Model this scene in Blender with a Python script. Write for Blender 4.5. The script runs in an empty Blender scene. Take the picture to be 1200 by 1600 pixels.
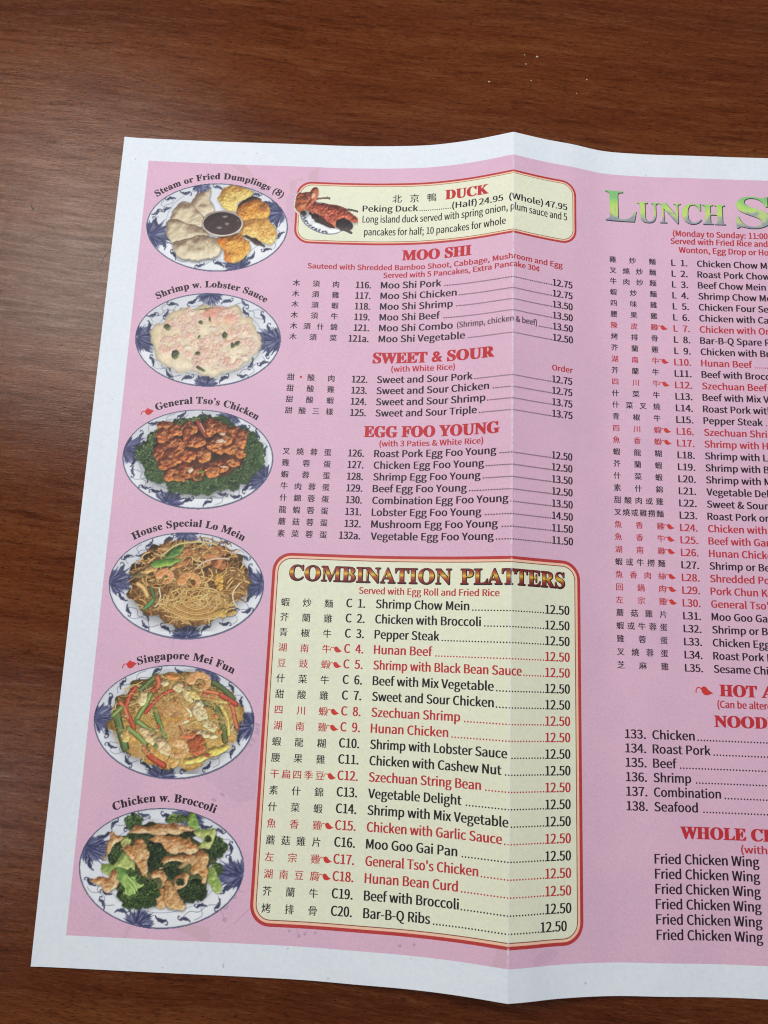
import bpy, bmesh, math, random
import numpy as np
from mathutils import Vector

sc = bpy.context.scene
COL = sc.collection
B={'combo': {'cl': 70.94,
           'cr': 85.39,
           'cy': 1.01,
           'ends': [131.21, 134.87, 122.01, 119.9, 147.52, 138.96, 139.02, 129.03, 125.47, 143.08, 141.47, 135.58, 129.9, 143.62, 141.85, 128.92, 135.15, 129.29, 129.68, 121.27],
           'num': 97.47,
           'pr': 163.88,
           'x': 101.14,
           'y0': 112.88,
           'y1': 18.52},
 'egg': {'cl': 67.98, 'cr': 82.28, 'cy': 1.17, 'ends': [138.96, 135.19, 134.11, 129.8, 142.83, 134.53, 139.67, 138.44], 'num': 94.77, 'pr': 165.34, 'x': 98.46, 'y0': 164.63, 'y1': 135.79},
 'lunch': {'cl': 181.47, 'cr': 195.87, 'cy': 1.34, 'ends': [], 'num': 208.41, 'pr': None, 'x': 212.1, 'y0': 239.81, 'y1': 96.28},
 'moo': {'cl': 67.7, 'cr': 82.04, 'cy': 1.22, 'ends': [119.7, 125.13, 123.88, 119.55, 124.05, 128.26], 'num': 94.59, 'pr': 165.91, 'x': 98.3, 'y0': 227.37, 'y1': 206.78},
 'noodle': {'cl': 181.81, 'cr': 181.81, 'cy': -0.01, 'ends': [204.83, 209.85, 198.66, 203.18, 212.57, 205.01], 'num': 181.81, 'pr': None, 'x': 191.17, 'y0': 74.69, 'y1': 52.86},
 'sweet': {'cl': 67.86, 'cr': 82.16, 'cy': 1.28, 'ends': [131.06, 136.43, 135.32, 132.57], 'num': 94.8, 'pr': 165.52, 'x': 98.31, 'y0': 191.53, 'y1': 179.26},
 'wing': {'cl': 181.81, 'cr': 181.81, 'cy': 37.16, 'ends': [223.63, 223.4, 223.17, 222.94, 222.71, 222.48], 'num': 181.81, 'pr': None, 'x': 190.76, 'y0': 37.46, 'y1': 15.77}}
ARCS=[[(14.43, 260.68), (36.42, 268.95), (60.05, 262.07)], [(18.36, 220.17), (36.83, 225.65), (56.96, 220.46)], [(21.86, 178.51), (38.75, 181.72), (56.93, 176.42)], [(18.52, 132.7), (36.03, 138.04), (55.28, 133.73)], [(24.02, 91.51), (37.24, 93.83), (55.2, 89.79)], [(20.79, 46.05), (36.14, 49.39), (52.73, 46.54)]]
RECTS=[[(2.11, 275.22), (63.97, 277.93), (67.07, 226.56), (7.37, 223.9)], [(2.03, 231.12), (66.62, 234.05), (69.84, 180.81), (7.56, 178.16)], [(4.62, 185.04), (67.17, 187.75), (70.01, 142.12), (9.37, 139.68)], [(4.61, 143.9), (67.56, 146.47), (70.72, 97.19), (9.86, 94.84)], [(3.15, 98.73), (66.24, 101.17), (69.49, 53.13), (8.47, 50.73)], [(1.93, 54.37), (67.19, 56.91), (70.57, 8.46), (7.52, 5.68)], [(34.9, 282.19), (87.6, 284.16), (89.58, 239.96), (38.39, 238.02)]]
ZK=[[0.01, 0.62, 0.75, 1.32, 2.86, 4.39, 7.3, 11.37, 9.64, 7.12, 4.66, 2.44, 1.54, 0.08, 0.01], [1.44, 0.33, 0.13, 0.06, 0.63, 2.99, 7.11, 12.85, 10.33, 7.67, 4.85, 1.79, 0.92, 0.18, 0.08], [1.18, 0.43, 0.26, 0.06, 0.63, 2.08, 5.69, 10.68, 8.83, 6.87, 4.85, 1.58, 0.39, 0.23, 0.07]]
CAM=[106.31087, 96.59075, 255.72084, 0.18963, 0.00737, 0.03852, 1195.79501]
ACH=[[(16.66, 177.9), (20.63, 178.1)], [(19.0, 91.48), (23.17, 91.64)]]
SPECK=[(154.39, 325.53), (149.63, 326.21), (150.14, 322.21), (136.11, 313.96), (173.31, 316.2), (169.36, 310.13), (152.15, 315.07)]
SCR=[[(-32.95, 256.81), (-31.13, 253.74)], [(-33.69, 240.75), (-30.58, 242.14)], [(-5.03, 232.1), (-0.75, 239.84)], [(-15.01, 241.65), (-7.72, 235.29)]]

MM = 0.001
LIFT = 0.35            # the sheet lies this many mm above the table top

# ---------------------------------------------------------------- camera
cd = bpy.data.cameras.new('camera')
cd.sensor_fit = 'HORIZONTAL'; cd.sensor_width = 36.0; cd.lens = 36.0*CAM[6]/1200.0
cd.clip_start = 0.01; cd.clip_end = 20.0
cam = bpy.data.objects.new('camera', cd); COL.objects.link(cam)
cam.location = (CAM[0]*MM, CAM[1]*MM, (CAM[2]+LIFT)*MM)
cam.rotation_mode = 'XYZ'; cam.rotation_euler = (CAM[3], CAM[4], CAM[5])
cd.dof.use_dof = True; cd.dof.focus_distance = 0.257; cd.dof.aperture_fstop = 24.0
sc.camera = cam
sc.cycles.filter_width = 1.1
sc.view_settings.view_transform = 'Standard'; sc.view_settings.look = 'None'
sc.view_settings.exposure = 0.0; sc.view_settings.gamma = 1.0

# ---------------------------------------------------------------- light: a dim room, a ceiling panel, an added overhead lamp
w = bpy.data.worlds.new('World'); sc.world = w; w.use_nodes = True
w.node_tree.nodes['Background'].inputs[0].default_value = (0.86, 0.93, 1.0, 1)
w.node_tree.nodes['Background'].inputs[1].default_value = 0.20
def area(name, loc, target, sx, sy, radiance, col):
    l = bpy.data.lights.new(name, 'AREA'); l.shape = 'RECTANGLE'; l.size = sx; l.size_y = sy
    l.energy = radiance*math.pi*sx*sy; l.color = col
    o = bpy.data.objects.new(name, l); COL.objects.link(o); o.location = loc
    if target is None: o.rotation_euler = (0, 0, 0)
    else: o.rotation_euler = (Vector(target)-Vector(loc)).to_track_quat('-Z', 'Y').to_euler()
    return o
area('ceiling_panel_light', (-0.680, 1.030, 1.5), None, 0.52, 0.70, 10.2, (1, 0.90, 0.80))
area('ceiling_spot_light', (-0.790, -0.237, 1.5), None, 0.13, 0.26, 12.0, (1, 0.97, 0.94))
area('added_overhead_light', (0.07, 0.45, 0.78), None, 0.5, 0.5, 6.9, (0.825, 0.90, 1.0))  # added lamp low overhead: brightens the sheet, weaker towards its bottom edge

# ---------------------------------------------------------------- the folded sheet's surface
FOLD = 144.0; PH = 284.6; PW = 432.0
XL = np.array([0, 35, 65, 85, 100, 115, 130, FOLD]); XR = np.array([FOLD, 150, 157, 166, 178, 192, 210, 230.])
ZV = np.array(ZK).T
def herm(xs, vs, x):
    x = np.clip(x, xs[0], xs[-1]); n = len(xs)
    i = np.clip(np.searchsorted(xs, x)-1, 0, n-2)
    h = np.diff(xs); d = np.diff(vs, axis=0)/h[:, None]
    m = np.empty_like(vs); m[0] = d[0]; m[-1] = d[-1]
    m[1:-1] = (d[:-1]*h[1:, None]+d[1:]*h[:-1, None])/(h[1:]+h[:-1])[:, None]
    t = ((x-xs[i])/h[i])[:, None]; hh = h[i][:, None]
    return ((2*t**3-3*t**2+1)*vs[i]+(t**3-2*t**2+t)*hh*m[i]+(-2*t**3+3*t**2)*vs[i+1]+(t**3-t**2)*hh*m[i+1])
def height(x, y):
    x = np.asarray(x, float); y = np.asarray(y, float)
    L = herm(XL, ZV[:len(XL)], x); R = herm(XR, ZV[len(XL)-1:], x)
    r = np.where((x < FOLD)[:, None], L, R)
    t = np.clip(y/280.0, -0.1, 1.1)
    z = r[:, 0]*2*(t-.5)*(t-1) - r[:, 1]*4*t*(t-1) + r[:, 2]*2*t*(t-.5)
    return z + 0.45*np.exp(-np.abs(x)/4.0) + 3.2*np.exp(-np.abs(x-288.0)/13.0) + LIFT

# ---------------------------------------------------------------- materials
def lin(c):
    c = np.asarray(c, float)/255.0
    return np.where(c <= 0.04045, c/12.92, ((c+0.055)/1.055)**2.4)
INK = np.array([1.06, 1.01, 0.90])      # printed colours, referred to the white of the sheet
def ink(r, g, b): 
    v = np.clip(lin((r, g, b))*INK, 0, 0.9); return (float(v[0]), float(v[1]), float(v[2]), 1.0)
class NT:
    def __init__(s, name):
        s.m = bpy.data.materials.new(name); s.m.use_nodes = True
        s.t = s.m.node_tree; s.b = s.t.nodes['Principled BSDF']
    def n(s, typ, **kw):
        n = s.t.nodes.new(typ)
        for k, v in kw.items():
            if k[0] == '_': setattr(n, k[1:], v)
            else: n.inputs[k.replace('_', ' ')].default_value = v
        return n
    def l(s, a, b): s.t.links.new(a, b)
    def mix(s, fac, a, b, mode='MIX'):
        n = s.t.nodes.new('ShaderNodeMix'); n.data_type = 'RGBA'; n.blend_type = mode
        for sock, v in ((n.inputs[0], fac), (n.inputs[6], a), (n.inputs[7], b)):
            if hasattr(v, 'is_output'): s.l(v, sock)
            else: sock.default_value = v
        return n.outputs[2]
    def ramp(s, fac, stops):
        r = s.t.nodes.new('ShaderNodeValToRGB'); e = r.color_ramp.elements
        while len(e) > 1: e.remove(e[-1])
        e[0].position = stops[0][0]; e[0].color = stops[0][1]
        for p, c in stops[1:]:
            k = e.new(p); k.color = c
        s.l(fac, r.inputs[0]); return r.outputs[0]
def g(v): return (v, v, v, 1)
PAPER_WHITE = ink(224, 230, 242)
def print_material(name, col, col2=None, mottle=0.5, rough=0.5, scale=900, source=None, wear=0.6, grad=None):
    """Ink on uncoated paper: halftone mottling, faint fibre relief, ink rubbed off along the fold."""
    N = NT(name); tc = N.n('ShaderNodeTexCoord'); ob = tc.outputs['Object']
    base = col
    if source == 'attribute':
        base = N.n('ShaderNodeAttribute', _attribute_name='print').outputs['Color']
    if grad:
        sx = N.n('ShaderNodeSeparateXYZ'); N.l(tc.outputs['Generated'], sx.inputs[0])
        src = sx.outputs[1]
        if grad.get('noise'):
            nz = N.n('ShaderNodeTexNoise', Scale=grad['noise'], Detail=2.0); N.l(ob, nz.inputs['Vector'])
            a = N.n('ShaderNodeMath', _operation='MULTIPLY_ADD'); N.l(nz.outputs['Fac'], a.inputs[0]); a.inputs[1].default_value = 1.1
            b = N.n('ShaderNodeMath', _operation='ADD'); N.l(src, b.inputs[0]); b.inputs[1].default_value = -0.55
            N.l(b.outputs[0], a.inputs[2]); src = a.outputs[0]
        base = N.ramp(src, grad['stops'])
    if col2 is not None:
        nz = N.n('ShaderNodeTexNoise', Scale=scale, Detail=3.0, Roughness=0.7); N.l(ob, nz.inputs['Vector'])
        nb = N.n('ShaderNodeTexNoise', Scale=60.0, Detail=4.0, Roughness=0.6); N.l(ob, nb.inputs['Vector'])
        ad = N.n('ShaderNodeMath', _operation='MULTIPLY_ADD'); N.l(nb.outputs['Fac'], ad.inputs[0]); ad.inputs[1].default_value = 0.35
        N.l(nz.outputs['Fac'], ad.inputs[2])
        f = N.ramp(ad.outputs[0], [(0.50, g(0)), (0.86, g(1))])
        mx = N.t.nodes.new('ShaderNodeMath'); mx.operation = 'MULTIPLY'; N.l(f, mx.inputs[0]); mx.inputs[1].default_value = mottle
        base = N.mix(mx.outputs[0], base, col2)
    if wear == 0.0:
        fl = N.n('ShaderNodeTexNoise', Scale=520.0, Detail=1.0); N.l(ob, fl.inputs['Vector'])
        base = N.mix(N.ramp(fl.outputs['Fac'], [(0.765, g(0)), (0.80, g(0.5))]), base, ink(150, 146, 160))
        sm = N.n('ShaderNodeTexNoise', Scale=16.0, Detail=4.0, Roughness=0.6); N.l(ob, sm.inputs['Vector'])
        base = N.mix(N.ramp(sm.outputs['Fac'], [(0.55, g(0)), (0.75, g(0.35))]), base, ink(206, 210, 216))
    # rubbed crease: the white of the paper shows through along the fold
    sp = N.n('ShaderNodeSeparateXYZ'); N.l(ob, sp.inputs[0])
    d = N.n('ShaderNodeMath', _operation='SUBTRACT'); N.l(sp.outputs[0], d.inputs[0]); d.inputs[1].default_value = FOLD*MM
    ab = N.n('ShaderNodeMath', _operation='ABSOLUTE'); N.l(d.outputs[0], ab.inputs[0])
    mr = N.n('ShaderNodeMapRange', From_Min=0.00010, From_Max=0.00045, To_Min=1.0, To_Max=0.0); N.l(ab.outputs[0], mr.inputs[0])
    nc = N.n('ShaderNodeTexNoise', Scale=700.0, Detail=3.0); N.l(ob, nc.inputs['Vector'])
    rc = N.ramp(nc.outputs['Fac'], [(0.40, g(0.15)), (0.62, g(1))])
    mu = N.n('ShaderNodeMath', _operation='MULTIPLY'); N.l(mr.outputs[0], mu.inputs[0]); N.l(rc, mu.inputs[1])
    mu2 = N.n('ShaderNodeMath', _operation='MULTIPLY'); N.l(mu.outputs[0], mu2.inputs[0]); mu2.inputs[1].default_value = wear
    base = N.mix(mu2.outputs[0], base, PAPER_WHITE)
    N.l(base, N.b.inputs['Base Color']) if hasattr(base, 'is_output') else None
    N.b.inputs['Roughness'].default_value = rough
    N.b.inputs['Specular IOR Level'].default_value = 0.22
    nf = N.n('ShaderNodeTexNoise', Scale=420.0, Detail=5.0, Roughness=0.65); N.l(ob, nf.inputs['Vector'])
    nw = N.n('ShaderNodeTexNoise', Scale=38.0, Detail=2.0); N.l(ob, nw.inputs['Vector'])
    b1 = N.n('ShaderNodeBump', Strength=0.16, Distance=0.00035); N.l(nf.outputs['Fac'], b1.inputs['Height'])
    b2 = N.n('ShaderNodeBump', Strength=0.22, Distance=0.0012); N.l(nw.outputs['Fac'], b2.inputs['Height']); N.l(b1.outputs[0], b2.inputs['Normal'])
    N.l(b2.outputs[0], N.b.inputs['Normal'])
    return N.m
M = {}
M['paper'] = print_material('paper_white', PAPER_WHITE, ink(208, 218, 235), 0.6, scale=700, wear=0.0)
M['pink'] = print_material('pink_ink', ink(222, 181, 207), ink(198, 165, 194), 0.75, scale=1900)
M['pink_rose'] = print_material('rose_watermark', ink(214, 177, 202), ink(192, 161, 190), 0.8, scale=1900)
M['pink_grey'] = print_material('grey_watermark', ink(196, 162, 188), ink(176, 150, 178), 0.8)
M['pink_tan'] = print_material('tan_watermark', ink(212, 175, 194), ink(196, 163, 184), 0.8, scale=1900)
M['cream'] = print_material('cream_ink', ink(229, 230, 210), ink(212, 216, 198), 0.7)
M['red_border'] = print_material('red_border_ink', ink(184, 66, 66), ink(168, 46, 52), 0.6)
M['peach'] = print_material('peach_ink', ink(244, 196, 172), ink(232, 180, 160), 0.5)
M['dark_line'] = print_material('brown_line_ink', ink(132, 74, 66), None)
M['black'] = print_material('black_ink', ink(34, 27, 34), ink(52, 42, 52), 0.6, wear=0.6)
M['caption'] = print_material('caption_ink', ink(48, 36, 44), ink(70, 58, 66), 0.5)
M['red'] = print_material('red_ink', ink(178, 44, 52), ink(190, 66, 76), 0.6, wear=0.6)
M['heading'] = print_material('heading_red_ink', ink(190, 50, 58), ink(176, 44, 56), 0.6)
M['chili'] = print_material('chili_red_ink', ink(196, 54, 52), ink(214, 76, 66), 0.5)
M['slate'] = print_material('slate_edge_ink', ink(48, 50, 54), None)
M['photo'] = print_material('dish_photo_ink', (1, 1, 1, 1), None, source='attribute')
M['gold'] = print_material('gold_lettering', (1, 1, 1, 1), None, grad=dict(stops=[(0.0, ink(112, 34, 34)), (0.22, ink(140, 52, 42)), (0.40, ink(176, 96, 44)), (0.54, ink(226, 188, 72)), (0.68, ink(186, 106, 54)), (0.86, ink(142, 52, 48)), (1.0, ink(124, 40, 42))]))
M['green'] = print_material('green_lettering', (1, 1, 1, 1), None, grad=dict(noise=170.0, stops=[(0.0, ink(134, 140, 164)), (0.20, ink(150, 160, 160)), (0.36, ink(190, 212, 124)), (0.54, ink(176, 214, 112)), (0.8, ink(146, 200, 122)), (1.0, ink(130, 190, 126))]))

def wood_material():
    N = NT('wood_grain_laminate'); tc = N.n('ShaderNodeTexCoord')
    mp = N.n('ShaderNodeMapping'); N.l(tc.outputs['Object'], mp.inputs[0]); mp.inputs['Rotation'].default_value = (0, 0, math.radians(4.6))
    # slow wander of the grain
    wn = N.n('ShaderNodeTexNoise', Scale=7.0, Detail=2.0); N.l(mp.outputs[0], wn.inputs['Vector'])
    ws = N.n('ShaderNodeVectorMath', _operation='SCALE'); N.l(wn.outputs['Color'], ws.inputs[0]); ws.inputs['Scale'].default_value = 0.012
    wa = N.n('ShaderNodeVectorMath', _operation='ADD'); N.l(mp.outputs[0], wa.inputs[0]); N.l(ws.outputs[0], wa.inputs[1])
    def streak(sx, sy, detail, rough, dist=0.0):
        s = N.n('ShaderNodeMapping'); N.l(wa.outputs[0], s.inputs[0]); s.inputs['Scale'].default_value = (sx, sy, 1)
        n = N.n('ShaderNodeTexNoise', Scale=1.0, Detail=detail, Roughness=rough, Distortion=dist); N.l(s.outputs[0], n.inputs['Vector'])
        return n.outputs['Fac']
    band = streak(2.2, 24, 3, 0.55, 0.3)
    broad = streak(6, 90, 4, 0.65, 0.4)
    mid = streak(46, 520, 5, 0.72, 0.35)
    fine = streak(230, 1900, 4, 0.8)
    pore = streak(420, 2600, 2, 0.5)
    col = N.ramp(broad, [(0.30, (0.100, 0.0185, 0.0032, 1)), (0.5, (0.130, 0.0295, 0.0056, 1)), (0.70, (0.162, 0.044, 0.0100, 1))])
    col = N.mix(N.ramp(band, [(0.36, g(0.55)), (0.52, g(0)), (1, g(0))]), col, (0.070, 0.0125, 0.0030, 1))
    col = N.mix(N.ramp(mid, [(0.34, g(0.66)), (0.47, g(0.08)), (1, g(0))]), col, (0.040, 0.0072, 0.0018, 1))
    col = N.mix(N.ramp(mid, [(0.54, g(0)), (0.72, g(0.42))]), col, (0.215, 0.082, 0.026, 1))
    col = N.mix(N.ramp(fine, [(0.36, g(0.60)), (0.50, g(0))]), col, (0.040, 0.0085, 0.0026, 1))
    col = N.mix(N.ramp(fine, [(0.56, g(0)), (0.72, g(0.45))]), col, (0.250, 0.105, 0.038, 1))
    col = N.mix(N.ramp(pore, [(0.62, g(0)), (0.67, g(0.85))]), col, (0.018, 0.005, 0.002, 1))
    fleck = streak(900, 1500, 1, 0.5)
    col = N.mix(N.ramp(fleck, [(0.70, g(0)), (0.76, g(0.7))]), col, (0.020, 0.006, 0.003, 1))
    N.l(col, N.b.inputs['Base Color'])
    rr = N.ramp(fine, [(0.3, g(0.15)), (0.7, g(0.10))]); N.l(rr, N.b.inputs['Roughness'])
    N.l(N.ramp(mid, [(0.34, g(0.18)), (0.52, g(0.26)), (0.68, g(0.34))]), N.b.inputs['Specular IOR Level'])
    cross = N.n('ShaderNodeMapping'); N.l(tc.outputs['Object'], cross.inputs[0]); cross.inputs['Scale'].default_value = (420, 90, 1)
    cn = N.n('ShaderNodeTexNoise', Scale=1.0, Detail=2.0); N.l(cross.outputs[0], cn.inputs['Vector'])
    b1 = N.n('ShaderNodeBump', Strength=0.5, Distance=0.00009); N.l(fine, b1.inputs['Height'])
    b2 = N.n('ShaderNodeBump', Strength=0.22, Distance=0.0001); N.l(cn.outputs['Fac'], b2.inputs['Height']); N.l(b1.outputs[0], b2.inputs['Normal'])
    N.l(b2.outputs[0], N.b.inputs['Normal'])
    return N.m
M['wood'] = wood_material()
def plain(name, col, rough=0.5):
    N = NT(name); nz = N.n('ShaderNodeTexNoise', Scale=300.0, Detail=2.0)
    N.l(N.mix(N.ramp(nz.outputs['Fac'], [(0.3, g(0)), (0.7, g(1))]), col, tuple(c*0.8 for c in col[:3])+(1,)), N.b.inputs['Base Color'])
    N.b.inputs['Roughness'].default_value = rough; return N.m
M['edge'] = plain('table_edge_band', (0.035, 0.014, 0.008, 1))
M['crumb'] = plain('crumb', (0.62, 0.52, 0.38, 1), 0.8)
M['scratch'] = plain('dark_scratch', (0.03, 0.011, 0.008, 1), 0.5)
M['pale_scratch'] = plain('pale_scratch', (0.20, 0.10, 0.06, 1), 0.4)

# ---------------------------------------------------------------- object helpers
def link(name, me, mat, parent=None):
    o = bpy.data.objects.new(name, me); COL.objects.link(o)
    if mat is not None and len(me.materials) == 0: me.materials.append(mat)
    if parent is not None: o.parent = parent
    return o
def mesh(name, V, Fs):
    me = bpy.data.meshes.new(name); me.from_pydata([tuple(v) for v in V], [], [tuple(f) for f in Fs]); me.update(); return me
def tag(o, label, cat=None, group=None):
    o['label'] = label
    if cat: o['category'] = cat
    if group: o['group'] = group
    return o
def grid_lines(a, b, step):
    """columns of a sheet: on the shared millimetre lattice, plus the fold and both ends"""
    s = set(np.round(np.arange(math.ceil(a/step)*step, b, step), 4).tolist()) | {a, b}
    if a < FOLD < b: s.add(FOLD)
    return np.array(sorted(s))

# ---------------------------------------------------------------- lettering
from mathutils.geometry import tessellate_polygon
def serif(c):                      # bold serif letters live in the mathematical block of the built-in fallback fonts
    if 'A' <= c <= 'Z': return chr(0x1D400+ord(c)-65)
    if 'a' <= c <= 'z': return chr(0x1D41A+ord(c)-97)
    if '0' <= c <= '9': return chr(0x1D7CE+ord(c)-48)
    return c
# style: (font key, offset per em, character map)
STYLE = {'han': (None, 0.0, None),
         'serif': (None, 0.004, serif), 'fat': (None, 0.006, serif), 'fatline': (None, 0.0, serif), 'gold': (None, 0.0, serif)}
GL = {}
def prepare(needs):
    """needs: {style: set of characters}. One curve object per glyph, evaluated together, turned into outlines and removed."""
    tmp = []
    for st, chars in needs.items():
        fk, off, mp = STYLE[st]
        def T(s):
            cu = bpy.data.curves.new('glyph', 'FONT'); cu.body = s; cu.resolution_u = 3; cu.offset = off
            o = bpy.data.objects.new('glyph', cu); COL.objects.link(o); return o
        f = mp or (lambda c: c); HH = 'H' if st != 'han' else 'H'
        tmp.append((st, None, T(f('H')+f('H')), T(f('H'))))
        for c in sorted(chars):
            if c == ' ': tmp.append((st, c, None, T(f('H')+' '+f('H'))))
            else: tmp.append((st, c, T(f(c)), T(f('H')+f(c)+f('H'))))
    bpy.context.view_layer.update(); dg = bpy.context.evaluated_depsgraph_get()
    def arr(o):
        me = o.evaluated_get(dg).to_mesh()
        v = np.empty(len(me.vertices)*3); me.vertices.foreach_get('co', v)
        fs = [tuple(p.vertices) for p in me.polygons]
        o.evaluated_get(dg).to_mesh_clear(); return v.reshape(-1, 3)[:, :2], fs
    ref = {}
    for st, c, a, b in tmp:
        if c is None:
            hh = arr(a)[0][:, 0].max(); v, _ = arr(b); ref[st] = (hh, v[:, 1].max()); continue
        adv = arr(b)[0][:, 0].max()-ref[st][0]
        V, Fs = arr(a) if a is not None else (np.zeros((0, 2)), [])
        GL[(st, c)] = (V/ref[st][1], Fs, adv/ref[st][1])       # in cap heights
    for st, c, a, b in tmp:
        for o in (a, b):
            if o is not None:
                cu = o.data; bpy.data.objects.remove(o); bpy.data.curves.remove(cu)
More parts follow.
